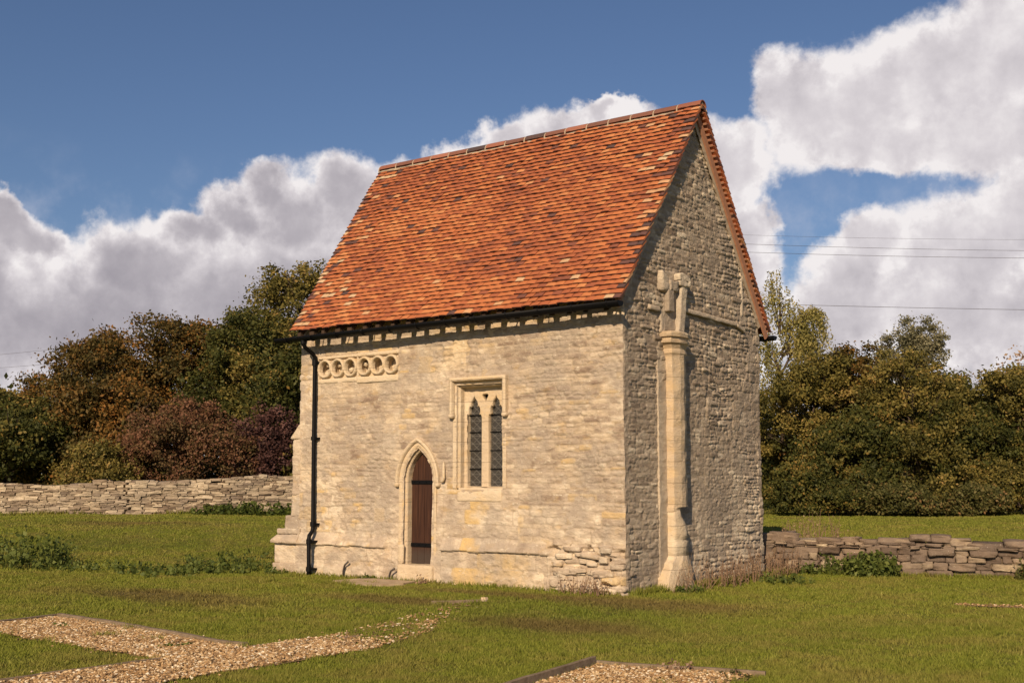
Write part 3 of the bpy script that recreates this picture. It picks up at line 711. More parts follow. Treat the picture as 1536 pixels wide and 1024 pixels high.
def curve_plate(name, outer, holes, y0, y1, m_, parent, bev=.008):
    cu = bpy.data.curves.new('tmp', 'CURVE'); cu.dimensions = '2D'; cu.fill_mode = 'BOTH'; cu.extrude = (y1-y0)/2-bev; cu.bevel_depth = bev; cu.bevel_resolution = 1; cu.offset = -bev
    for P in [outer]+holes:
        sp = cu.splines.new('POLY'); sp.points.add(len(P)-1); sp.use_cyclic_u = True
        for q, (x, z) in zip(sp.points, P): q.co = (x, z, 0, 1)
    o = bpy.data.objects.new('tmp', cu); C.objects.link(o); dg = bpy.context.evaluated_depsgraph_get(); me = bpy.data.meshes.new_from_object(o.evaluated_get(dg))
    bpy.data.objects.remove(o)
    me.transform(Matrix.Translation((0, (y0+y1)/2, 0)) @ Matrix.Rotation(math.pi/2, 4, 'X'))
    me.materials.clear(); at = me.attributes.new('tint', 'FLOAT', 'FACE'); at.data.foreach_set('value', np.full(len(me.polygons), .42, np.float32)); return link_mesh(name, me, m_, parent)
lo_ = [light_outline(*q) for q in LT]
tr_hole = [(-2.82, 3.06), (-2.755, 2.94), (-2.69, 3.06), (-2.71, 3.08), (-2.80, 3.08)]
curve_plate('tracery', [(WX0+.02, WZ0), (WX1-.02, WZ0), (WX1-.02, WZ1-.01), (WX0+.02, WZ1-.01)], lo_+[tr_hole], .175, .285, M['trim'], window, .014)
mb = MB(); mb.box((WX0, .30, WZ0), (WX1, .306, WZ1)); mb.build('tracery_back', M['dark'], window)
for (x0, x1) in LT:
    mb = MB(); mb.box((x0-.01, .258, WZ0+.01), (x1+.01, .262, 3.06)); pane = mb.build('pane', M['glass'], window)
    mb = MB(); w = x1-x0; dx = w/2; dz = .125
    def clipseg(a, b):
        (xa, za), (xb, zb) = a, b
        return a, b
    z = WZ0-.1
    while z < 3.0:
        for k in range(2):                          # diamond quarries
            for (xa, xb, za, zb) in ((x0+k*dx, x0+(k+1)*dx, z, z+dz), (x0+k*dx, x0+(k+1)*dx, z+dz, z)):
                lo, hi = max(min(za, zb), WZ0+.02), min(max(za, zb), 3.03)
                if hi <= lo+.002: continue
                t0 = (lo-za)/(zb-za); t1 = (hi-za)/(zb-za)
                mb.bar((xa+(xb-xa)*t0, .252, lo), (xa+(xb-xa)*t1, .252, hi), .0065, .008, (0, 1, 0))
        mb.bar((x0, .250, z+dz/2), (x1, .250, z+dz/2), .007, .008, (0, 1, 0))
        z += dz
    mb.build('lead_lattice', M['lead'], pane)
    for z in (1.86, 2.16, 2.46, 2.74):
        mb = MB(); mb.tube([(x0-.01, .236, z), (x1+.01, .236, z)], .008, 6); mb.build('glazing_bar', M['black'], pane)

# ---- carved panels of roundels below the eaves
def circ(cx, cz, r, n=24, sx=1): return [(cx+r*sx*math.cos(2*math.pi*i/n), cz+r*math.sin(2*math.pi*i/n)) for i in range(n)]
for (x0, x1, zc, z0, z1) in ((-6.41, -5.47, 3.665, 3.43, 3.865), (-5.445, -4.50, 3.665, 3.40, 3.885)):
    w = (x1-x0)/3; r = .148; holes = [circ(x0+w*(k+.5), zc, r) for k in range(3)]
    pan = curve_plate('carved_panel', [(x0, z0), (x1, z0), (x1, z1), (x0, z1)], holes, .035, .19, M['trim'], chapel, .004)
    mb = MB(); mb.box((x0-.02, .175, z0-.02), (x1+.02, .20, z1+.02)); mb.build('panel_back', M['trim'], pan)
    for lo, hi in (((x0-.03, -.022, zc+.172), (x1+.008, .06, z1+.02)), ((x0-.02, -.012, z0-.03), (x1+.008, .06, zc-.180)), ((x0-.03, -.014, z0-.03), (x0+.006, .06, z1))):
        rough_block('panel_rim', lo, hi, M['trim'], pan, .03, .006, int(abs(x0*10)), tint=.6, rnd=.01)
    for k in range(3):
        cx = x0+w*(k+.5); mb = MB(); n = 28; pr = [(.118, .05), (.124, -.02), (.138, -.045), (.158, -.045), (.172, -.02), (.174, .05)]; q_ = len(pr)
        vs = [(cx+q*math.cos(2*math.pi*i/n), d+random.uniform(-.005, .005), zc+q*math.sin(2*math.pi*i/n)) for i in range(n) for q, d in pr]
        fs = [(i*q_+j, ((i+1) % n)*q_+j, ((i+1) % n)*q_+j+1, i*q_+j+1) for i in range(n) for j in range(q_-1)]
        mb.add(vs, fs); mb.build('roundel_ring', M['trim'], pan, True)
        for a in ((1.9, 4.0), (2.3, 5.2), (1.5, 3.6))[k] if x0 < -6 else ((2.6,), (1.2, 4.4), (.8,))[k]:     # worn cusps pointing inwards
            c = np.array([cx+.10*math.cos(a), .13, zc+.10*math.sin(a)])
            V0, F0 = sphere_box(3); d = np.array([math.cos(a), 0, math.sin(a)]); t_ = np.array([-math.sin(a), 0, math.cos(a)])
            stones_mesh('cusp', [c], [(.055, .05, .040)], [[d, [0, 1, 0], t_]], M['trim'], pan, n=3, rnd=.6, amp=.25, tint=np.array([.6]), smooth=True, seed=k*7+int(a*10))

# ---- stub of the vanished wall at the west corner (stepped outline)
for i, (x0, x1, y0, y1, z0, z1, tn) in enumerate([
    (-7.47, -6.80, -.055, .62, -.1, .20, .45), (-7.44, -6.80, -.045, .60, .18, .56, .75), (-7.50, -6.80, -.12, .62, .545, .70, .55),
    (-7.38, -6.80, -.05, .60, .70, .80, .6), (-7.20, -6.84, -.02, .58, .79, 1.04, .2),
    (-7.05, -6.84, -.012, .55, 1.03, 1.42, .7), (-7.04, -6.84, -.018, .55, 1.41, 1.78, .45), (-7.06, -6.84, -.010, .55, 1.77, 2.12, .6), (-7.05, -6.84, -.016, .55, 2.11, 2.42, .7)]):
    rough_block('buttress_stub', (x0, y0, z0), (x1, y1, z1), M['south'], chapel, .022, .020, 60+i, tint=tn, rnd=.015,
        shape=(lambda V: np.stack([V[:, 0]+.12*sstep(.58, .70, V[:, 2])*sstep(-7.3, -7.5, V[:, 0]), V[:, 1]+.06*sstep(.58, .70, V[:, 2])*(V[:, 1] < 0), V[:, 2]], 1)) if i == 2 else None)
rough_block('buttress_stub', (-7.12, -.02, 2.41), (-6.84, .55, 2.70), M['south'], chapel, .025, .010, 71, tint=.75,
            shape=lambda V: np.stack([V[:, 0]+np.clip((V[:, 2]-2.44)/.25, 0, 1)*np.clip((-6.84-V[:, 0])/.28, 0, 1)*.24, V[:, 1], V[:, 2]], 1))
g = np.random.default_rng(4)
zz = 2.66
while zz < 3.55:
    hh = g.uniform(.14, .26); xo = g.uniform(-.07, -.01)
    rough_block('quoin', (-L+xo, -.012, zz), (-L+.30, .4, min(zz+hh, 3.6)), M['south'], chapel, .03, .012, int(g.integers(90)), tint=g.uniform(.4, .95)); zz += hh

# ---- corner rubble poking out at the broken plinth
cen = []; half = []; ax = []
g = np.random.default_rng(8)
for i in range(34):
    x = g.uniform(-1.28, -.08); z = g.uniform(.02, .66)
    cen.append((x, -.012+g.uniform(-.02, .02), z)); half.append((g.uniform(.07, .18), g.uniform(.05, .085), g.uniform(.025, .05))); a = g.uniform(-.12, .12)
    ax.append([[math.cos(a), 0, math.sin(a)], [0, 1, 0], [-math.sin(a), 0, math.cos(a)]])
stones_mesh('broken_plinth', cen, half, ax, M['south'], chapel, n=5, rnd=.4, amp=.14, tint=g.uniform(.35, .9, 34), smooth=True)

# ---- gable pilaster (half-octagonal shaft with capital, base and springers)
def prism_stack(name, rings, m_, parent, smooth=False, seed=1, amp=.006, tint=.5):
    """rings: (z, yc, half width, projection, chamfer) on the gable face x=0"""
    rows = []; 
    for (z, yc, hw, pr, ch) in rings:
        c_ = ch*.33; pts = [(-.03, yc-hw), (pr-c_, yc-hw), (pr, yc-hw+ch), (pr, yc+hw-ch), (pr-c_, yc+hw), (-.03, yc+hw)]
        full = []
        for a, b in zip(pts[:-1], pts[1:]):
            for k in range(3): full.append((a[0]+(b[0]-a[0])*k/3, a[1]+(b[1]-a[1])*k/3))
        full.append(pts[-1]); rows.append([(x, y, z) for x, y in full])
    k = len(rows[0]); V = np.array([q for r in rows for q in r])
    q = V*7; V[:, 0] += (vn3(q[:, 0], q[:, 1], q[:, 2], seed)-.5)*2*amp; V[:, 1] += (vn3(q[:, 0], q[:, 1], q[:, 2], seed+4)-.5)*2*amp
    mb = MB(); fs = [(i*k+j, i*k+j+1, (i+1)*k+j+1, (i+1)*k+j) for i in range(len(rows)-1) for j in range(k-1)]
    fs += [tuple(range(k))[::-1], tuple((len(rows)-1)*k+j for j in range(k))]
    mb.add(V, fs); return mb.build(name, m_, parent, smooth, tint=tint)
YC = 1.44
sh = [(z, YC, .21, .20, .15) for z in np.arange(1.30, 3.70, .06)]
pil = prism_stack('pilaster', [(1.20, 1.31, .10, .16, .05), (1.262, 1.32, .11, .17, .06), (1.27, YC, .22, .20, .16)]+sh+[(3.70, YC, .22, .20, .16)], M['trim'], chapel, seed=3, amp=.020, tint=.22)
prism_stack('worn_shaft', [(.46, YC, .22, .20, .16), (.66, YC, .22, .20, .16), (.74, YC, .225, .21, .16), (.77, YC-.03, .195, .185, .14), (.79, YC-.01, .215, .21, .16), (.86, YC-.01, .215, .21, .16), (.96, YC-.03, .19, .205, .14), (1.04, YC-.06, .16, .19, .12), (1.12, YC-.10, .12, .17, .08), (1.22, YC-.12, .10, .16, .06)], M['trim'], pil, True, 5, .014)
prism_stack('base', [(-.1, 1.32, .42, .27, .2), (.05, 1.32, .42, .27, .2), (.18, 1.33, .40, .265, .2), (.30, 1.35, .36, .26, .2), (.36, 1.37, .31, .25, .2), (.42, 1.38, .29, .24, .2), (.46, 1.41, .25, .225, .18), (.52, 1.44, .225, .20, .16)], M['trim'], pil, False, 7, .028, .35)
prism_stack('respond', [(.1, 1.10, .16, .045, .015)]+[(z, 1.11, .13, .030, .01) for z in np.arange(.6, 3.7, .1)]+[(3.7, 1.11, .13, .025, .01)], M['gable'], pil, False, 9, .016, .78)
prism_stack('capital', [(3.64, YC, .22, .20, .16), (3.67, YC, .245, .215, .17), (3.71, YC, .24, .21, .16), (3.74, YC, .225, .20, .15), (3.80, YC-.01, .25, .22, .16), (3.83, YC-.03, .285, .25, .18), (3.865, YC-.03, .29, .255, .18),
    (3.87, YC-.03, .265, .23, .16), (3.92, YC-.03, .27, .23, .16), (3.925, YC-.04, .30, .265, .18), (3.985, YC-.04, .305, .27, .18), (4.01, YC-.04, .27, .24, .16)], M['trim'], pil, False, 11, .012, .12)
# springer fragments above the capital: a leaning rib and a broken block left of it
def lean(k, z0):
    return lambda V: np.stack([V[:, 0]+k[0]*np.clip(V[:, 2]-z0, 0, 3), V[:, 1]+k[1]*np.clip(V[:, 2]-z0, 0, 3), V[:, 2]], 1)
spr = rough_block('springer', (-.05, 1.49, 3.99), (.13, 1.69, 4.80), M['gable'], chapel, .02, .014, 14, tint=.85, shape=lean((.02, .14), 4.03), rnd=.02)
rough_block('springer_head', (-.05, 1.50, 4.78), (.17, 1.86, 5.00), M['gable'], spr, .018, .020, 15, tint=.98, rnd=.02, shape=lambda V: np.stack([V[:, 0], V[:, 1]+(V[:, 1]-1.66)*.8*(V[:, 2]-4.95), V[:, 2]-.25*np.abs(V[:, 1]-1.62)*(V[:, 2] > 4.88)], 1))
rough_block('springer_backing', (-.05, 1.16, 4.02), (.045, 1.66, 5.0), M['gable'], spr, .02, .028, 16, tint=.55, rnd=.02)
rough_block('springer_block', (-.05, 1.20, 4.33), (.12, 1.38, 4.68), M['gable'], spr, .02, .008, 17, tint=.45, rnd=.01)
rough_block('springer_block', (-.05, 1.04, 4.64), (.10, 1.26, 4.98), M['gable'], spr, .018, .020, 18, tint=.80, rnd=.04, shape=lambda V: np.stack([V[:, 0], V[:, 1], V[:, 2]-.5*np.clip(V[:, 1]-1.08, 0, 1)*(V[:, 2] > 4.8)], 1))
rough_block('springer_block', (-.05, 1.24, 4.66), (.14, 1.50, 4.84), M['gable'], spr, .018, .030, 19, tint=.7, rnd=.02)
rough_block('springer_block', (-.05, 1.08, 3.98), (.035, 1.22, 4.35), M['gable'], spr, .03, .010, 20, tint=.7, rnd=.01)
# scar of a lost roof: drip courses left and right of the springers
def drip(y0, y1, z0, z1, pr, seed):
    return rough_block('drip_course', (-.05, y0, 0), (pr, y1, .085), M['gable'], chapel, .03, .012, seed, tint=.72, rnd=.02,
       shape=lambda V: np.stack([V[:, 0], V[:, 1], V[:, 2]+z0+(z1-z0)*(V[:, 1]-y0)/(y1-y0)-np.clip(V[:, 0], 0, 1)*.25], 1))
drip(.72, 1.06, 4.32, 4.32, .06, 41); drip(1.84, 3.74, 4.40, 4.35, .07, 42); drip(3.72, 4.06, 4.345, 4.26, .08, 43)
rough_block('vertical_scar', (-.05, 3.98, 4.55), (.035, 4.08, 5.35), M['gable'], chapel, .03, .01, 44, tint=.9)
# ---- roof
OE = .267
def xr(s, SL): return .13+(.19-.13)*s/SL
def xl(s, SL): return -L-.02-(.22)*s/SL
def roof_slope(name, side):
    dy, dz = WD/2+OE, HR-HE; SL = math.hypot(dy, dz); cy, cz = dy/SL, dz/SL
    g = np.random.default_rng(70+side); rows = int(SL/.098); V = []; Fq = []; T = []
    tl, th, tw = .25, .026, .168
    def P(x, s, n):      # slope coordinates -> world (before side mirroring)
        y = -OE+s*cy-n*cz; z = HE+s*cz+n*cy
        return (x, y if side == 0 else WD-y, z)
    for r in range(rows):
        s0 = r*SL/rows; x0 = xl(s0, SL); x1 = xr(s0, SL); off = (r % 2)*.5*tw
        sj = g.uniform(-.003, .003)
        edges = [x0]; x = x0+(tw*.5 if r % 2 else tw)+g.uniform(-.008, .008)
        while x < x1-.06: edges.append(x+g.uniform(-.004, .004)); x += tw
        edges.append(x1)
        for a, b in zip(edges[:-1], edges[1:]):
            xm = (a+b)/2
            sag = -.020*math.sin(math.pi*s0/SL)*math.sin(math.pi*(xm-x0)/(x1-x0))+(float(fbm(xm*1.1, s0*1.4, 5, 2))-.5)*.045
            lo_l = sag+.062+g.uniform(-.003, .006)+g.uniform(0, 1)**8*.012; tilt = g.uniform(-.006, .006); js = sj+g.uniform(-.008, .008)
            hi_l = sag-.002; base = len(V); b2 = b-.005; cam_ = g.uniform(.001, .012)
            for k in range(4):
                f = k/3; xx = a+(b2-a)*f; cb_ = cam_*4*f*(1-f)+tilt*(f-.5)*2
                kick = .012*max(0, 1-(x1-xx)/.15)*0
                V += [P(xx, s0+js, lo_l+cb_), P(xx, min(s0+tl, SL-.01), hi_l+cb_), P(xx, s0+js, lo_l+cb_-th), P(xx, min(s0+tl, SL-.01), hi_l+cb_-th)]
            for k in range(3):
                q = base+4*k
                Fq += [(q, q+4, q+5, q+1), (q+2, q+3, q+7, q+6), (q, q+2, q+6, q+4), (q+1, q+5, q+7, q+3)]
            Fq += [(base, base+1, base+3, base+2), (base+12, base+14, base+15, base+13)]
            u_ = g.random(); ed = min(xm-x0, x1-xm)
            patch_ = float(fbm(xm*1.2+3, s0*1.3, 17, 3))
            p_dark = .016+.12*(ed < .85)*(patch_ > .5)+(.22 if ed < .12 else 0); p_pale = .010+.10*(ed < .9)*(patch_ > .46)+.02*(s0 < .9)+(.14 if ed < .12 and side == 0 else 0)
            if u_ < p_dark: tv = g.uniform(0, .13)
            elif u_ < p_dark+p_pale: tv = g.uniform(.86, 1)
            else: tv = np.clip(g.normal(.52, .13)+(float(fbm(xm*.7, s0*.8, 27, 2))-.5)*.35, .17, .84)
            T += [tv, tv, .02, tv]*3+[tv, tv]  # butt faces tinted dark to paint in the shadow line under each course
    Fq = np.array(Fq)
    if side: Fq = Fq[:, ::-1]
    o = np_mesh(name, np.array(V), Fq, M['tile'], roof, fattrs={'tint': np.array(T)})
    return o
roof = MB()
# under-structure: boarding just below the tiles closes the roof
for side in (0, 1):
    f = lambda y: y if side == 0 else WD-y
    ys = (.08, WD/2); zz_ = (HE+(.08+OE)*1.382-.09, HE+(WD/2+OE)*1.382-.09)
    vs = [(x, f(y), z) for x in (-L+.02, -.02) for y, z in zip(ys, zz_)]
    vs += [(x, y, z-.03) for x, y, z in vs]
    roof.add(vs, [(0, 1, 3, 2), (4, 6, 7, 5), (0, 2, 6, 4), (1, 5, 7, 3), (0, 4, 5, 1), (2, 3, 7, 6)])
roof = roof.build('roof', M['oak'], chapel)
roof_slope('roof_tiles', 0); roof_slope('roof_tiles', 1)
dy, dz = WD/2+OE, HR-HE; SL = math.hypot(dy, dz); cy_, cz_ = dy/SL, dz/SL
def RP(x, s, n, side=0):
    y = -OE+s*cy_-n*cz_; z = HE+s*cz_+n*cy_; return (x, y if side == 0 else WD-y, z)
# battens sticking out past the gable, under each tile course
mb = MB(); rows = int(SL/.098)
for side in (0, 1):
    for r in range(rows):
        s = (r+.62)*SL/rows
        mb.bar(RP(-.02, s, -.028, side), RP(xr(s, SL)-.035, s, -.028, side), .030, .026, (0, -cz_*(1 if side == 0 else -1), cy_))
mb.build('battens', M['barge'], roof)
for side in (0, 1):
    mb = MB(); q = [(.055, -.045), (.085, -.045), (.085, -.165), (.055, -.165)] if side else [(.01, -.05), (.03, -.05), (.03, -.14), (.01, -.14)]
    vs = [RP(x, s, n, side) for s in (-.02, SL-.04) for x, n in q]
    mb.add(vs, [(0, 1, 2, 3), (7, 6, 5, 4), (0, 4, 5, 1), (1, 5, 6, 2), (2, 6, 7, 3), (3, 7, 4, 0)]); mb.build('bargeboard', M['barge'], roof)
    mb = MB(); q = [(.03, -.13), (.056, -.13), (.045, -.235), (.02, -.215)] if side else [(.0, -.12), (.025, -.12), (.02, -.20), (.0, -.19)]; n = 60; vs = []
    for i in range(n+1):
        s = .25+(SL-.45)*i/n
        for x, nn in q: vs.append(RP(x+random.uniform(-.004, .004), s, nn+(random.uniform(-.022, .018) if nn < -.2 else 0), side))
    mb.add(vs, [(i*4+j, i*4+(j+1) % 4, (i+1)*4+(j+1) % 4, (i+1)*4+j) for i in range(n) for j in range(4)]); mb.build('mortar_fillet', M['limemortar'], roof)
# ridge
g = np.random.default_rng(3); V = []; Fq = []; T = []; mm = MB()
x = -L-.235; x_end = .20; nr = 16; ln_ = (x_end-x)/nr; na = 9
for i in range(nr):
    x0 = x+i*ln_+.012; x1 = x+(i+1)*ln_-.012; rr = .125+g.uniform(-.004, .004); dz_ = g.uniform(-.006, .006)-.012*math.sin(math.pi*i/nr); tv = g.uniform(.25, .9) if g.random() > .3 else g.uniform(-.1, .15)
    for (r_, rev) in ((rr, 0), (rr-.016, 1)):
        b = len(V)
        for xx in (x0, x1):
            for k in range(na):
                a = math.pi*(.06+.88*k/(na-1)); V.append((xx, WD/2-r_*math.cos(a), HR-.055+dz_+r_*1.05*math.sin(a)))
        for k in range(na-1):
            q = (b+k, b+na+k, b+na+k+1, b+k+1); Fq.append(q if not rev else q[::-1]); T.append(tv)
    b = len(V)-4*na
    for e in (0, na):
        for k in range(na-1): Fq.append((b+e+k, b+e+k+1, b+2*na+e+k+1, b+2*na+e+k)); T.append(tv)
    mm.tube([(x0-.022, WD/2, HR-.055+dz_), (x0-.002, WD/2, HR-.055+dz_)], rr+.002, 20)
np_mesh('ridge_tiles', np.array(V), np.array(Fq), M['ridge'], roof, fattrs={'tint': np.array(T)}, smooth=False)
for sg in (-1, 1):
    vs = []; n = 80
    for i in range(n+1):
        xx = x+.02+(x_end-x-.03)*i/n
        for (yy, zz2) in ((.110, -.05), (.124, -.062), (.130, -.08), (.10, -.09)): vs.append((xx, WD/2+sg*(yy+random.uniform(-.004, .006)), HR-.015+zz2+random.uniform(-.006, .006)))
    mm.add(vs, [(i*4+j, i*4+(j+1) % 4, (i+1)*4+(j+1) % 4, (i+1)*4+j) for i in range(n) for j in range(4)]+[(0, 1, 2, 3)])
mm.add([(x_end-.03, WD/2-.11, HR-.07), (x_end-.03, WD/2+.11, HR-.07), (x_end-.03, WD/2, HR+.05)], [(0, 1, 2)])
mm.build('ridge_mortar', M['limemortar'], roof)
# rafter feet
for side in (0, 1):
    n = 21
    for i in range(n):
        xx = -L+.14+(L-.30)*i/(n-1)+random.uniform(-.03, .03)
        mb = MB(); w = random.uniform(.035, .055); f = lambda y: y if side == 0 else WD-y; q = []
        for y in (-.245, .30):
            zt = HE+(y+OE)*1.382-.045
            for sx in (-1, 1):
                for z in (zt, zt-(.125 if y < 0 else .20)): q.append((xx+sx*w, f(y), z))
        mb.add(q, [(0, 1, 3, 2), (4, 6, 7, 5), (0, 4, 5, 1), (2, 3, 7, 6), (0, 2, 6, 4), (1, 5, 7, 3)]); mb.build('rafter_foot', M['oak'], roof)
# gutters and brackets
def gutter(side):
    yy = -.36 if side == 0 else WD+.36; gz = 4.305; rg = .086; mb = MB(); n = 10; x0, x1 = -L-.28, .17
    vs = []
    for xx in (x0, x1):
        for (r_) in (rg, rg-.006):
            for k in range(n+1):
                a = math.pi+math.pi*k/n; vs.append((xx, yy+r_*math.cos(a), gz+(-.08 if xx == x0 else 0)+r_*math.sin(a)))
    m_ = n+1; fs = []
    for k in range(n): fs += [(k, k+1, 2*m_+k+1, 2*m_+k), (m_+k, 3*m_+k, 3*m_+k+1, m_+k+1), (k, m_+k, m_+k+1, k+1), (2*m_+k, 2*m_+k+1, 3*m_+k+1, 3*m_+k)]
    for e in (0, n): fs.append((e, 2*m_+e, 3*m_+e, m_+e))
    mb.add(vs, fs)
    for xx in (x0, x1):
        z_ = gz-.08 if xx == x0 else gz
        ring = [(xx, yy+rg*math.cos(math.pi+math.pi*k/n), z_+rg*math.sin(math.pi+math.pi*k/n)) for k in range(n+1)]; mb.add(ring, [tuple(range(n+1))])
    gt = mb.build('gutter', M['black'], chapel, True)
    k = 0; xx = x0+.3
    while xx < x1-.1:
        mb = MB(); z_ = gz-.08*(x1-xx)/(x1-x0)
        mb.tube([(xx, yy+(rg+.006)*math.cos(a), z_+(rg+.006)*math.sin(a)) for a in np.linspace(math.pi*.95, math.pi*2.05, 9)], .010, 6)
        ys = -.12 if side == 0 else WD+.12
        mb.tube([(xx, yy+(.06 if side == 0 else -.06), z_+.01), (xx, ys, z_+.10)], .010, 6)
        mb.build('bracket', M['black'], gt, True); xx += .62
    for xx in (-5.0, -2.6):
        mb = MB(); z_ = gz-.08*(x1-xx)/(x1-x0); mb.tube([(xx-.04, yy, z_), (xx+.04, yy, z_)], rg+.006, 14); 
        mb.v = [(a, b, min(c, z_-.004)) for a, b, c in mb.v]; mb.build('gutter_joint', M['black'], gt, True)
    return gt
gutter(0); gutter(1)
px_ = -6.46
mb = MB()
mb.tube([(px_, -.36, 4.21), (px_, -.36, 4.09), (px_, -.31, 4.04), (px_+.01, -.12, 3.93), (px_+.01, -.075, 3.88), (px_+.01, -.075, 3.7), (px_+.03, -.085, 2.2), (px_+.05, -.085, .84), (px_+.055, -.10, .78), (px_+.08, -.20, .70), (px_+.085, -.215, .64), (px_+.085, -.20, .10), (px_+.085, -.20, .02)], .037, 12)
dp = mb.build('downpipe', M['black'], chapel, True)
for (xx, yy, zz2, h_) in ((px_, -.36, 4.15, .10), (px_+.01, -.075, 3.78, .10), (px_+.026, -.082, 2.42, .07), (px_+.049, -.085, .90, .08), (px_+.085, -.208, .60, .08), (px_+.085, -.20, .12, .08)):
    mb = MB(); mb.tube([(xx, yy, zz2-h_/2), (xx, yy, zz2+h_/2)], .052, 12)
    if zz2 < 4: mb.box((xx-.085, yy+.01, zz2-.018), (xx+.085, -.0, zz2+.018))
    mb.build('pipe_collar', M['black'], dp)

# ------------------------------------------------------------------ small things at the foot of the chapel
mb = MB(); P = [(-5.12, -.88), (-4.62, -1.12), (-3.98, -1.20), (-3.78, -.62), (-3.90, -.16), (-4.5, -.14), (-5.02, -.18)]
n = len(P); mb.add([(x, y, -.05) for x, y in P]+[(x, y, .035) for x, y in P], [tuple(range(n))[::-1], tuple(range(n, 2*n))]+[(k, (k+1) % n, n+(k+1) % n, n+k) for k in range(n)])
tag(mb.build('paving_slab', M['slab'], bevel=.01), 'flat pale stone slab lying in the grass before the doorway', 'slab')
for (x, lab) in ((-5.62, 'bent dark metal rod sticking up at the plinth between downpipe and doorway'), (-4.55, 'shorter bent dark rod sticking up at the left foot of the doorway')):
    k = 1 if x < -5 else .75; mb = MB(); mb.tube([(x, -.11, -.05), (x+.01, -.12, .12*k), (x+.05, -.13, .22*k), (x+.13, -.13, .28*k)], .017, 8)
    tag(mb.build('metal_rod', M['rust'], smooth=True), lab, 'metal rod', 'bent metal rods at the wall foot')

# ------------------------------------------------------------------ dry stone walls
def drystone(name, label, pts, zb, height, thick, rh, lnr, m_, seed, parts=False, amp=.14, n=3, topj=.06, out=.02):
    """wall following a plan polyline; stones on both faces plus a rubble top"""
    g = np.random.default_rng(seed); root = thing(name, label, 'wall', (pts[0][0], pts[0][1], 0))
    P = np.array(pts, float); seg = np.diff(P, axis=0); ls = np.linalg.norm(seg, axis=1); cum = np.concatenate([[0], np.cumsum(ls)]); Lw = cum[-1]
    def at(u):
        i = int(np.clip(np.searchsorted(cum, u)-1, 0, len(ls)-1)); d = seg[i]/ls[i]; p = P[i]+d*(u-cum[i]); return p, d
    cen = []; half = []; ax = []; tn = []
    z = 0; 
    hmax = max(height(u) for u in np.linspace(0, Lw, 50))
    while z < hmax:
        rz = g.uniform(*rh)
        u = g.uniform(-.1, 0)
        while u < Lw:
            w = g.uniform(*lnr)*(.7+.6*rz/rh[1]); um = min(max(u+w/2, 0), Lw); p, d = at(um); nrm = np.array([d[1], -d[0]])
            hu = height(um)+g.uniform(-topj, topj)
            if z+rz*.5 < hu:
                rr = rz*g.uniform(.85, 1.12)
                for sd in (1, -1):
                    if sd < 0 and g.random() < .3 and z < hmax*.6: continue
                    c = p+nrm*sd*(thick/2-.09+g.uniform(-out, out)); gz_ = float(ground_z(c[0], c[1]))+zb
                    cen.append((c[0], c[1], gz_+z+rr/2)); half.append((w*.5*.99, .12, rr*.5*1.0))
                    a = g.normal(0, .035); ca, sa = math.cos(a), math.sin(a)
                    ax.append([[d[0]*ca, d[1]*ca, sa], [nrm[0], nrm[1], 0], [-d[0]*sa, -d[1]*sa, ca]]); tn.append(g.random())
            u += w
        z += rz*.93
    # core + capping stones
    u = 0
    while u < Lw:
        w = g.uniform(*lnr)*1.2; um = min(u+w/2, Lw); p, d = at(um); nrm = np.array([d[1], -d[0]]); hh = height(um)
        gz_ = float(ground_z(*p))+zb; cen.append((p[0], p[1], gz_+hh+g.uniform(-.02, .02))); half.append((w*.52, thick/2*g.uniform(.8, 1.0), rh[1]*.42)); ax.append([[d[0], d[1], g.normal(0, .03)], [nrm[0], nrm[1], g.normal(0, .04)], [0, 0, 1]]); tn.append(g.random())
        u += w
    off = np.array([pts[0][0], pts[0][1], 0])
    stones_mesh('stonework', np.array(cen)-off, half, ax, m_, root, n=n, rnd=.35, amp=amp, tint=np.array(tn), smooth=n > 4, seed=seed)
    vs = []; k = 0; nseg = max(4, int(Lw/1.0)); mb = MB()
    for i in range(nseg+1):
        u = Lw*i/nseg; p, d = at(u); nrm = np.array([d[1], -d[0]]); gz_ = float(ground_z(*p))+zb; hh = height(u)-.10
        for sd, zz_ in ((-1, -.1), (1, -.1), (1, hh), (-1, hh)):
            c = p+nrm*sd*(thick/2-.07); vs.append((c[0]-off[0], c[1]-off[1], gz_+zz_))
    mb.add(vs, [(i*4+j, i*4+(j+1) % 4, (i+1)*4+(j+1) % 4, (i+1)*4+j) for i in range(nseg) for j in range(4)]+[(3, 2, 1, 0), (nseg*4, nseg*4+1, nseg*4+2, nseg*4+3)])
    mb.build('wall_core', M['mortar'], root)
    return root
def sl(s, l): return (CAM[0]+s*VD[0]+l*VR[0], CAM[1]+s*VD[1]+l*VR[1])
drystone('dry_stone_wall', 'long pale dry stone wall in front of the trees left of the chapel',
         [sl(41.5, -24), sl(41.5, -17.9), sl(41, -13.0), sl(41.5, -9.7), sl(42.5, -6.0), sl(44, 3)], 0, lambda u: 1.06+.05*math.sin(u*.5)+.05*math.sin(u*1.3)+.012*(u-8)+(.04 if u > 13 else 0), .5, (.045, .115), (.10, .42), M['drystone'], 5, n=3, amp=.24, out=.035)
drystone('ruined_wall', 'low dark ruined stone wall running right from the chapel corner',
         [(-.55, 5.35), (.15, 5.75), (1.5, 6.02), (3.9, 6.75), (9.0, 8.6)], 0, lambda u: .60+.035*math.sin(u*2.1+1)+.03*math.sin(u*4.3), .55, (.05, .15), (.12, .44), M['ruin'], 9, n=6, amp=.27, out=.07, topj=.06)

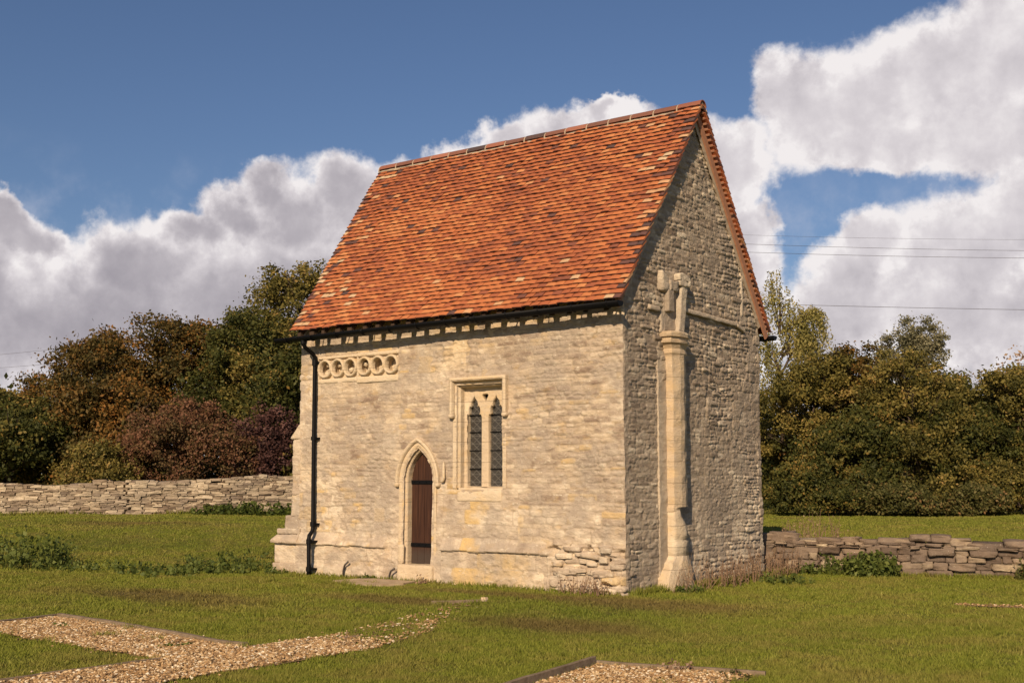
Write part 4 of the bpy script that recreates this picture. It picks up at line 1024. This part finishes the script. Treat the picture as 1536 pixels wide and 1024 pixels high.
# ------------------------------------------------------------------ foliage
def leaf_quads(P, size, g, up=.3, droop=0, asp=.62):
    n = len(P); N = g.normal(0, 1, (n, 3)); N[:, 2] += up; N /= np.linalg.norm(N, axis=1)[:, None]
    A = g.normal(0, 1, (n, 3)); A[:, 2] -= droop; A -= N*(A*N).sum(1)[:, None]; A /= np.linalg.norm(A, axis=1)[:, None]; B = np.cross(N, A)
    s = (size*g.uniform(.6, 1.35, n))[:, None]
    V = np.stack([P-A*s, P+B*s*asp, P+A*s, P-B*s*asp], 1)
    return V.reshape(-1, 3), np.arange(4*n).reshape(-1, 4)
def crown_pts(g, lobes, n_cl, per, rc, shell=.75, flat=.7):
    """clusters of leaves near the surface of a union of ellipsoid lobes (cx,cy,cz,rx,ry,rz)"""
    w = np.array([l[3]*l[5]+l[4]*l[5] for l in lobes]); w /= w.sum(); P = []; T = []
    lob = g.choice(len(lobes), n_cl, p=w)
    for k in lob:
        cx, cy, cz, rx, ry, rz = lobes[k]
        d = g.normal(0, 1, 3); d /= np.linalg.norm(d)
        if d[2] < -.55: d[2] *= -.6
        r = g.uniform(shell, 1.08)
        c = np.array([cx+d[0]*rx*r, cy+d[1]*ry*r, cz+d[2]*rz*r]); rr = rc*g.uniform(.55, 1.3)
        m_ = int(per*g.uniform(.6, 1.4)); q = g.normal(0, .5, (m_, 3))*rr*np.array([1, 1, flat]); P.append(c+q); T.append(np.full(m_, g.uniform(-.3, .3)))
    return np.concatenate(P), np.concatenate(T)
def limbs(g, h, lobes, r0, n_tw=5, mbt=None, tips=.55):
    mb = mbt or MB(); top = max(l[2]+l[5]*.4 for l in lobes)
    n = 7; tr = [(g.normal(0, .05*i), g.normal(0, .05*i), top*i/n-.15*(i == 0)) for i in range(n+1)]
    mb.tube(tr, [r0*(1-.85*i/n)*(1.35 if i == 0 else 1) for i in range(n+1)], 7)
    for l in lobes:
        c = np.array(l[:3]); zt = max(.25, min(top*.8, c[2]-l[5]*.6)); b = np.array([0, 0, zt])
        for k in range(n_tw):
            d = g.normal(0, 1, 3); d[2] = abs(d[2])*.8; d /= np.linalg.norm(d); e = c+d*np.array(l[3:])*g.uniform(tips, 1.0)
            m1 = b*.5+e*.5+g.normal(0, .12*h*.15, 3); mb.tube([b, b*.75+m1*.25+np.array([0, 0, .1]), m1, e], [r0*.33, r0*.26, r0*.17, r0*.04], 5)
            for _ in range(3):
                f = e+g.normal(0, .035*h, 3); mb.tube([m1*.4+e*.6, f], [r0*.09, r0*.02], 4)
    return mb
TREES = {}
def tree(name, label, cat, at, lobes, leaf, n_cl, per, rc, size, r0, seed, group=None, rz=0, part='crown', twigs=5, up=.3, shell=.72, bark='bark', tips=.55):
    g = np.random.default_rng(seed); z = float(ground_z(*at))
    root = thing(name, label, cat, (at[0], at[1], z-.05), group, rz)
    h = max(l[2]+l[5] for l in lobes)
    P, T = crown_pts(g, lobes, n_cl, per, rc, shell); P = P[P[:, 2] > .05]; T = T[:len(P)]
    V, Fq = leaf_quads(P, size, g, up)
    tint = np.clip(.45+T+g.normal(0, .17, len(P)), 0, 1)
    np_mesh(part, V, Fq, LEAF[leaf], root, fattrs={'tint': tint})
    limbs(g, h, lobes, r0, twigs, None, tips).build('trunk' if cat == 'tree' else 'stems', M[bark], root)
    return root
def mk(g, h, w, base=.12, n=7, dome=1.0):
    """random lobes making a crown h tall and w wide"""
    out = [(0, 0, h*(.5+base/2), w*.34, w*.34, h*(.5-base/2)*.82)]
    for i in range(n):
        a = 2*math.pi*i/n+g.uniform(-.4, .4); f = g.uniform(.18, .72); rr = w*.5*(1-f*.55)*g.uniform(.55, .85)
        s = w*g.uniform(.17, .27); out.append((math.cos(a)*rr, math.sin(a)*rr, h*(base+(1-base)*f), s, s, s*g.uniform(.75, 1.05)))
    for i in range(3):
        s = w*g.uniform(.13, .2); out.append((g.normal(0, w*.12), g.normal(0, w*.12), h-s*1.05-g.uniform(0, .08)*h, s, s, s))
    return out
G = np.random.default_rng
TL = [  # s (depth), l (lateral), height, width, leaf, label
 (54, -26.5, 5.2, 7, 'green', 'low dark green tree at the far left edge behind the wall'),
 (52, -21.6, 5.6, 7, 'olive', 'small olive tree second from the left behind the wall'),
 (54, -18.6, 8.1, 8.5, 'rust', 'broad rust-brown tree left of the red bush'),
 (56, -15.2, 9.3, 8.5, 'rust', 'tallest rust-orange tree in the middle of the left wood'),
 (54, -11.8, 9.6, 7, 'green', 'dark green tree between the rust trees and the chapel roof'),
 (55, -9.2, 11.5, 9.5, 'olive', 'tall olive tree rising beside the left end of the chapel roof'),
 (60, -4.0, 10.0, 8, 'green', 'dark tree mostly hidden behind the left of the chapel'),
 (49, -16.4, 5.6, 5.5, 'rust', 'lower rusty orange shrub-like tree in front of the wood'),
 (48.5, -20.2, 4.4, 6, 'green', 'low dark thicket tree at the left behind the wall'),
 (48.5, -24.5, 4.2, 6, 'bramble', 'low dark olive thicket at the left frame edge'),
 (49, -8.0, 7.2, 6, 'green', 'dark green tree just left of the chapel wall'),
]
for i, (s, l, h, w, lf, lab) in enumerate(TL):
    g = G(200+i); big = h > 7
    tree('broadleaf_tree', lab, 'tree', sl(s, l), mk(g, h, w, .06), lf, 330 if big else 230, 150, .62 if big else .5, .075, .16, 300+i, 'trees behind the long wall', twigs=4)
tree('red_bush', 'round dull red autumn bush behind the long wall', 'bush', sl(45.5, -12.4), [(0, 0, 2.1, 2.3, 2.2, 2.1), (-1.7, 0, 1.6, 1.6, 1.5, 1.5), (1.9, .2, 1.8, 1.7, 1.5, 1.7), (.5, 0, 3.0, 1.3, 1.3, 1.1)], 'red', 360, 120, .40, .055, .06, 401, shell=.8)
tree('purple_bush', 'dark purple leaved bush between red bush and chapel', 'bush', sl(45.3, -9.2), [(0, 0, 1.9, 1.3, 1.5, 2.0), (.8, .2, 1.7, 1.2, 1.4, 1.6)], 'purple', 220, 110, .38, .055, .06, 402, shell=.8)
tree('green_bush', 'small yellow-green bush at the left of the red bush', 'bush', sl(44.8, -15.5), [(0, 0, 1.3, 1.3, 1.2, 1.3), (.8, 0, 1.0, 1.2, 1.2, .9)], 'olive', 180, 90, .38, .06, .05, 403, shell=.8)
tree('green_bush', 'mixed green and brown bush at the foot of the chapel west end', 'bush', sl(45.0, -7.0), [(0, 0, 1.7, 1.5, 1.4, 1.7), (1.5, 0, 1.5, 1.5, 1.4, 1.5)], 'olive', 170, 70, .38, .075, .05, 404, shell=.8)

TR = [
 (46.5, 11.6, 6.2, 5.6, 'olive', 'tall hawthorn touching the right edge of the chapel'),
 (45.5, 15.2, 6.4, 6.4, 'olive', 'broad hawthorn with thin rusty top in the middle of the right hedge'),
 (45.0, 19.4, 6.0, 6.4, 'olive', 'dense hawthorn below the grey willow'),
 (47.5, 13.4, 6.7, 5, 'rust', 'rusty topped thorn behind the front hawthorns'),
 (47.0, 22.8, 5.8, 6, 'green', 'dark green thorn towards the right frame edge'),
 (50, 8.5, 6.0, 6, 'green', 'dark hedge tree hidden behind the chapel gable'),
 (50, 18.0, 5.8, 6, 'green', 'dark thorn behind the broad hawthorn'),
 (44.6, 17.2, 4.2, 4.6, 'green', 'lower green thorn bush in front of the broad hawthorn'),
 (44.2, 12.6, 3.9, 4.4, 'green', 'low dark green thorn bush nearest the chapel gable'),
 (46, 27, 6.2, 6.5, 'olive', 'olive thorn at the far right beyond the frame edge'),
]
for i, (s, l, h, w, lf, lab) in enumerate(TR):
    g = G(500+i); tree('hawthorn', lab, 'tree', sl(s, l), mk(g, h, w, .03, 9), lf, 270, 170, .42, .060, .09, 520+i, 'hawthorns of the right hedge', twigs=4)
# thin, half bare shrubs with pale twigs at the right
for i, (s, l, h, lab) in enumerate([(43.8, 20.6, 5.2, 'half bare brown shrub with pale arching twigs near the right frame edge'), (46, 24.4, 6.0, 'half bare shrub on the right frame edge'), (50, 21.4, 7.0, 'thin brown treetop between willow and frame edge')]):
    g = G(560+i); tree('bare_shrub', lab, 'shrub', sl(s, l), [(0, 0, h*.55, 1.7, 1.6, h*.42), (.8, 0, h*.5, 1.4, 1.3, h*.4), (-.9, 0, h*.5, 1.3, 1.3, h*.36)], 'dry', 120, 34, .5, .07, .075, 570+i, 'half bare shrubs at the right', twigs=16, bark='paletwig', tips=.8)
def weeping(name, label, at, h, leaf, seed, lobes, nst, slen, size):
    g = G(seed); z = float(ground_z(*at)); root = thing(name, label, 'tree', (at[0], at[1], z-.05)); mb = limbs(g, h*.5, lobes, .13, 6, None, .35)
    P = []; T = []
    for k in range(nst):
        l = lobes[g.integers(len(lobes))]; d = g.normal(0, 1, 3); d[2] = abs(d[2])*.9; d /= np.linalg.norm(d)
        c = np.array(l[:3])+d*np.array(l[3:])*g.uniform(.5, 1.05); ln_ = slen*g.uniform(.4, 1.2); m_ = int(26*ln_/slen)+6
        t = np.linspace(0, 1, m_)[:, None]; o_ = np.array([d[0], d[1], 0])*.28*ln_
        q = c+o_*np.sqrt(t)+np.array([0, 0, -1])*ln_*t**1.3+g.normal(0, .06, (m_, 3)); P.append(q); T.append(np.full(m_, g.uniform(-.2, .2)))
    P = np.concatenate(P); T = np.concatenate(T); ok = P[:, 2] > .3; P = P[ok]; T = T[ok]
    V, Fq = leaf_quads(P, size, g, 0, 1.6, .5); np_mesh('crown', V, Fq, LEAF[leaf], root, fattrs={'tint': np.clip(.5+T+g.normal(0, .17, len(P)), 0, 1)})
    mb.build('trunk', M['bark'], root); return root
weeping('weeping_birch', 'pale green weeping birch rising behind the hedge beside the gable', sl(53, 11.9), 10.9, 'birch', 601,
        [(-.2, 0, 8.8, .55, .6, 1.9), (-1.0, 0, 6.8, .7, .7, 1.5), (.6, .2, 7.6, .6, .6, 1.5), (.2, 0, 5.4, 1.4, 1.4, 1.8), (1.5, 0, 8.3, .45, .4, .5), (1.2, 0, 7.0, .4, .4, .8)], 520, 1.7, .065)
tree('grey_willow', 'grey-green willow with upright crown standing above the right hedge', 'tree', sl(61, 20.5), [(0, 0, 7.6, .9, .9, 2.2), (-1.5, 0, 7.3, .55, .6, 1.5), (.9, 0, 7.6, .75, .7, 1.8), (0, 0, 5.2, 2.0, 1.8, 1.6)], 'willow', 260, 90, .36, .060, .10, 610, shell=.35, twigs=7)
# low bramble bank in front of the hedge
for i, l in enumerate((10.2, 12.6, 15.2, 17.8, 20.2, 22.8, 25.4)):
    lab = ['green bramble mound against the chapel gable edge', 'dark green bramble mound second from the chapel', 'brown-green bramble mound below the broad hawthorn', 'low bramble mound in the middle of the right bank',
           'reddish bramble mound below the half bare shrub', 'bramble mound at the right frame edge', 'bramble mound beyond the right frame edge'][i]
    g = G(640+i); hh = 1.2+.55*math.sin(i*2.1+1)
    tree('bramble_mound', lab, 'bramble', sl(42.3+.3*math.sin(i), l), [(g.uniform(-.5, .5), 0, hh*.5, 1.1, 1.0, hh*.6), (-1.0, .1, .55, .8, .8, .45), (1.1, -.1, .6, .9, .8, .45)], ('green' if i == 0 else 'olive' if i in (3, 5) else 'bramble'), 240, 90, .26, .050, .03, 650+i, 'bramble bank below the hedge', twigs=5, shell=.85)
# wood closing the view beyond
g = G(700); P = []; 
for i in range(2300):
    l = g.uniform(-62, 62); s = 66+g.uniform(-2, 8)+abs(l)*.05; hh = (4.6 if l > 6 else 6.3)*g.uniform(.8, 1.05); c = np.array([*sl(s, l), hh*g.uniform(.02, 1)**1.3]); P.append(c+g.normal(0, .75, (60, 3)))
for i in range(900):
    l = g.uniform(-60, 60); c = np.array([*sl(64+g.uniform(-1, 3), l), g.uniform(.5, 2.4)]); P.append(c+g.normal(0, .6, (50, 3)))
P = np.concatenate(P); P = P[P[:, 2] > .2]; V, Fq = leaf_quads(P, .20, g); 
tag(np_mesh('far_wood', V, Fq, LEAF['green'], fattrs={'tint': np.clip(g.normal(.4, .2, len(P)), 0, 1)}), 'dark far wood closing the view behind the trees', 'wood', kind='stuff')

# ------------------------------------------------------------------ power lines
def wire(s0, l0, z0, s1, l1, z1, sag, r, lab):
    a = np.array([*sl(s0, l0), z0]); b = np.array([*sl(s1, l1), z1]); n = 40; mb = MB()
    mb.tube([a+(b-a)*t+np.array([0, 0, -4*sag*t*(1-t)]) for t in np.linspace(0, 1, n)], r*.48, 5)
    tag(mb.build('power_line', M['rust']), lab, 'power line', 'overhead power lines behind the chapel')
def wz(y, s): return 1.7+(718-y)/1803.6*s
wire(75, -10, wz(318, 75), 75, 60, wz(342, 75), 1.0, .014, 'faint topmost overhead wire right of the chapel')
wire(75, -10, wz(330, 75), 75, 60, wz(366, 75), .9, .022, 'upper of the close pair of overhead wires right of the chapel')
wire(76, -10, wz(344, 76), 76, 60, wz(376, 76), .9, .024, 'lower of the close pair of overhead wires right of the chapel')
wire(70, -10, wz(430, 70), 70, 60, wz(466, 70), .5, .026, 'lowest overhead wire crossing above the hedge treetops')
for i, (ya, yb, lab) in enumerate(((537, 497, 'top faint wire in the sky at the far left'), (556, 530, 'middle faint wire in the sky at the far left'), (586, 560, 'lowest faint wire in the sky at the far left'))):
    wire(75, -34, wz(ya, 75), 75, -8, wz(yb-30, 75), .1, .016, lab)

# ------------------------------------------------------------------ weeds and small plants
def weed(name, label, at, rad, n_st, h, leaf, seed, size=.035, per=9, group=None, cat='weed', stems='fresh', lean_=.25, z0=None, elong=(1, 1), ang=0):
    g = G(seed); root = thing(name, label, cat, (at[0], at[1], float(ground_z(*at)) if z0 is None else z0), group)
    mb = MB(); P = []; ca, sa = math.cos(ang), math.sin(ang)
    for k in range(n_st):
        a = g.uniform(0, 6.28); r_ = rad*math.sqrt(g.random()); dx, dy = r_*math.cos(a)*elong[0], r_*math.sin(a)*elong[1]; b = np.array([dx*ca-dy*sa, dx*sa+dy*ca, -.02])
        hh = h*g.uniform(.5, 1.1)*(1-.35*r_/rad); d = np.array([g.normal(0, lean_), g.normal(0, lean_), 1.]); e = b+d/np.linalg.norm(d)*hh; m1 = (b+e)/2+g.normal(0, .03*hh, 3)
        mb.tube([b, m1, e], [.006, .005, .002], 4, False)
        t = g.uniform(.15, 1, per)[:, None]; P.append(b*(1-t)+e*t+g.normal(0, 1, (per, 3))*np.array([.045, .045, .02])*(h/.4)**.5)
    P = np.concatenate(P); V, Fq = leaf_quads(P, size, g, .5, .3); np_mesh('leaves', V, Fq, LEAF[leaf], root, fattrs={'tint': np.clip(g.normal(.5, .25, len(P)), 0, 1)})
    mb.build('stems', LEAF['dry'] if stems == 'dry' else LEAF['fresh'], root); return root
weed('nettle_clump', 'tall nettle clump at the left frame edge on the grass', (-12.4, -1.9), 1.0, 75, .85, 'fresh', 801, .05, 12, 'nettle patches left of the chapel')
weed('nettle_clump', 'lower nettles trailing right of the tall clump', (-10.6, -1.7), 1.3, 60, .26, 'fresh', 802, .04, 8, 'nettle patches left of the chapel', elong=(1.1, .5), ang=.3)
weed('nettle_clump', 'low thistles in the grass just left of the chapel corner', (-8.55, -.25), .9, 80, .28, 'fresh', 803, .04, 8, 'nettle patches left of the chapel')
weed('nettle_clump', 'thistles and docks midway between nettles and chapel', (-9.4, 1.6), 1.7, 55, .26, 'fresh', 804, .04, 8, 'nettle patches left of the chapel')
weed('nettle_clump', 'sparse low docks in the grass before the thistles', (-8.6, -1.4), .9, 45, .18, 'fresh', 805, .045, 8, 'nettle patches left of the chapel')
weed('nettle_clump', 'green weeds growing at the foot of the long wall', sl(40.8, -9.0), 1.3, 110, .55, 'fresh', 806, .07, 10, 'nettle patches left of the chapel', elong=(1.4, .5), ang=YAW)
weed('ivy_bush', 'round dark green ivy bush against the low ruined wall', (1.62, 5.58), .36, 120, .52, 'fresh', 811, .042, 22, cat='bush', elong=(1.25, .7), lean_=.35)
weed('wall_plant', 'small leafy green plant on the ruined wall left of the ivy bush', (.55, 5.42), .22, 24, .30, 'fresh', 812, .035, 10, cat='plant')
weed('wall_plant', 'thin creeper climbing the ruined wall beside the ivy bush', (1.0, 5.55), .20, 30, .50, 'fresh', 813, .03, 8, cat='plant')
weed('wall_plant', 'reddish creeper on the ruined wall at the right', (4.05, 6.38), .16, 26, .52, 'bramble', 814, .03, 9, cat='plant')
weed('dried_weeds', 'dark reddish dead stems at the front corner of the chapel', (-.60, -.22), .42, 36, .40, 'dry', 821, .018, 6, 'dead weeds along the chapel foot', stems='dry', elong=(1.2, .35))
weed('dried_weeds', 'tall thin dead stems before the pilaster base', (.42, 1.25), .45, 24, .75, 'dry', 822, .014, 4, 'dead weeds along the chapel foot', stems='dry', elong=(.4, 1.2), lean_=.3)
weed('dried_weeds', 'dense dead weeds right of the pilaster base', (.38, 2.75), .75, 70, .60, 'dry', 823, .016, 6, 'dead weeds along the chapel foot', stems='dry', elong=(.35, 1.2), lean_=.18)
weed('dried_weeds', 'dead weeds along the right foot of the gable', (.32, 3.95), .75, 60, .72, 'dry', 824, .015, 6, 'dead weeds along the chapel foot', stems='dry', elong=(.35, 1.1), lean_=.15)
weed('dried_weeds', 'dead weed stems where the gable meets the ruined wall', (.15, 5.1), .5, 45, .68, 'dry', 825, .015, 6, 'dead weeds along the chapel foot', stems='dry', elong=(.8, .7), lean_=.15)
weed('dried_weeds', 'dead stems behind the ruined wall near the chapel', (-.6, 8.6), .8, 60, .75, 'dry', 826, .020, 6, 'dead weeds along the chapel foot', stems='dry', lean_=.2)
weed('grass_tuft', 'small green weed at the plinth between the two metal rods', (-4.98, -.22), .10, 14, .18, 'fresh', 831, .028, 6, 'weeds at the plinth foot')
weed('grass_tuft', 'small brown weed below the door threshold', (-3.72, -.26), .10, 14, .17, 'dry', 832, .022, 6, 'weeds at the plinth foot', stems='dry')
weed('grass_tuft', 'low green weed at the west corner of the plinth', (-7.15, -.25), .22, 24, .16, 'fresh', 833, .03, 6, 'weeds at the plinth foot')
weed('grass_tuft', 'green weed at the left of the pilaster base', (.5, 1.0), .22, 26, .22, 'fresh', 834, .03, 7, 'weeds at the plinth foot')
weed('grass_tuft', 'leafy green weeds in the grass right of the gable foot', (.95, 3.5), .45, 50, .20, 'fresh', 835, .03, 7, 'weeds at the plinth foot')
weed('gravel_weed', 'green weed growing in the middle of the left gravel path', (-.95, -7.35), .16, 22, .07, 'fresh', 841, .03, 7, 'weeds in the gravel')
weed('gravel_weed', 'low grassy weed near the left corner of the gravel path', (-3.2, -7.1), .16, 18, .08, 'fresh', 842, .025, 6, 'weeds in the gravel')
weed('gravel_weed', 'reddish weed at the pale board of the front gravel bed', (3.95, -5.72), .16, 26, .12, 'dry', 843, .02, 7, 'weeds in the gravel', stems='dry')
weed('gravel_weed', 'small brown weed at the right end of the front gravel bed', (4.5, -5.68), .14, 26, .09, 'bramble', 844, .02, 7, 'weeds in the gravel', stems='dry')

# ------------------------------------------------------------------ grass
def grass():
    g = G(900); VV = []; TT = []
    for (s0, s1, dens, h, w, nb) in ((6.5, 11, 1500, .032, .0042, 5), (11, 15, 850, .034, .0055, 5), (15, 22, 420, .034, .0075, 5), (22, 31, 170, .036, .011, 5), (31, 45, 70, .040, .016, 5)):
        hw = s1*.47+1.2; n = int((s1-s0)*2*hw*dens); s = g.uniform(s0, s1, n); l = g.uniform(-hw, hw, n); ok = np.abs(l) < s*.47+1.2; s = s[ok]; l = l[ok]
        x = CAM[0]+s*VD[0]+l*VR[0]; y = CAM[1]+s*VD[1]+l*VR[1]
        clump = fbm(x*3.1, y*3.1, 44, 2)
        ok = ~polymask(x, y) & ~((x > -7.5) & (x < .03) & (y > -.06) & (y < WD)) & (g.random(len(x)) < .35+1.1*clump)
        ok &= ~((x > -5.1) & (x < -3.85) & (y > -1.12) & (y < 0))
        bare = np.exp(-(((x+5.4)/2.2)**2+((y+4.1)/.8)**2)); ok &= g.random(len(x)) > bare*.75
        x = x[ok]; y = y[ok]; clump = clump[ok]
        x = np.repeat(x, nb)+g.normal(0, .022*(w/.005)**.5, len(x)*nb); y = np.repeat(y, nb)+g.normal(0, .022*(w/.005)**.5, len(y)*nb); clump = np.repeat(clump, nb)
        n = len(x); z = ground_z(x, y); hh = h*g.uniform(.45, 1.25, n)*(.6+.8*clump); a = g.uniform(0, 6.28, n); ww = w*g.uniform(.6, 1.3, n)
        lx = g.normal(0, .55, n)*hh; ly = g.normal(0, .55, n)*hh
        b0 = np.stack([x-np.cos(a)*ww, y-np.sin(a)*ww, z-.003], 1); b1 = np.stack([x+np.cos(a)*ww, y+np.sin(a)*ww, z-.003], 1); tp = np.stack([x+lx, y+ly, z+hh], 1)
        VV.append(np.stack([b0, b1, tp], 1).reshape(-1, 3)); TT.append(np.clip(g.normal(.48, .17, n), 0, 1))
    segs = [((-7.5, -.08), (-.05, -.08), .08, 900), ((.1, .1), (.35, 4.6), .12, 900), ((-.3, 5.0), (.2, 5.4), .12, 300), ((.2, 5.42), (1.5, 5.7), .09, 500), ((1.5, 5.7), (3.9, 6.4), .09, 900), ((3.9, 6.4), (7, 7.5), .09, 700),
            ((-4.2, -6.42), (-.3, -6.88), .045, 900), ((3.18, -6.0), (3.48, -8.8), .05, 600), ((3.2, -5.83), (4.72, -5.42), .05, 500), ((-4.36, -6.5), (-4.05, -8), .05, 300), ((-5.2, -1.0), (-4.0, -1.32), .05, 200), (sl(40.9, -22), sl(41.0, -6), .16, 1500)]
    bx = []; by = []; bh = []
    for (a, b, h, n) in segs:
        t = g.random(n); bx.append(a[0]+(b[0]-a[0])*t+g.normal(0, .05, n)); by.append(a[1]+(b[1]-a[1])*t+g.normal(0, .05, n)); bh.append(np.full(n, h))
    for k in range(420):                             # coarser clumps standing in the lawn
        s_ = g.uniform(7, 22); l_ = g.uniform(-1, 1)*s_*.45; c = sl(s_, l_)
        if polymask(np.array([c[0]]), np.array([c[1]]))[0] or (c[0] > -7.6 and c[0] < .3 and c[1] > -.2): continue
        n = int(g.integers(12, 45)); bx.append(c[0]+g.normal(0, .07, n)); by.append(c[1]+g.normal(0, .07, n)); bh.append(np.full(n, g.uniform(.04, .075)))
    x = np.repeat(np.concatenate(bx), 3); y = np.repeat(np.concatenate(by), 3); hh = np.repeat(np.concatenate(bh), 3); n = len(x); x = x+g.normal(0, .015, n); y = y+g.normal(0, .015, n); hh = hh*g.uniform(.4, 1.3, n)
    dist = np.hypot(x-CAM[0], y-CAM[1]); ww = .00042*dist; a = g.uniform(0, 6.28, n); z = ground_z(x, y); lx = g.normal(0, .4, n)*hh; ly = g.normal(0, .4, n)*hh
    VV.append(np.stack([np.stack([x-np.cos(a)*ww, y-np.sin(a)*ww, z], 1), np.stack([x+np.cos(a)*ww, y+np.sin(a)*ww, z], 1), np.stack([x+lx, y+ly, z+hh], 1)], 1).reshape(-1, 3)); TT.append(np.clip(g.normal(.42, .2, n), 0, 1))
    V = np.concatenate(VV); T = np.concatenate(TT)
    tag(np_mesh('grass', V, np.arange(len(V)).reshape(-1, 3), M['blade'], fattrs={'tint': T}), kind='stuff')
    print('blades', len(T))
grass()
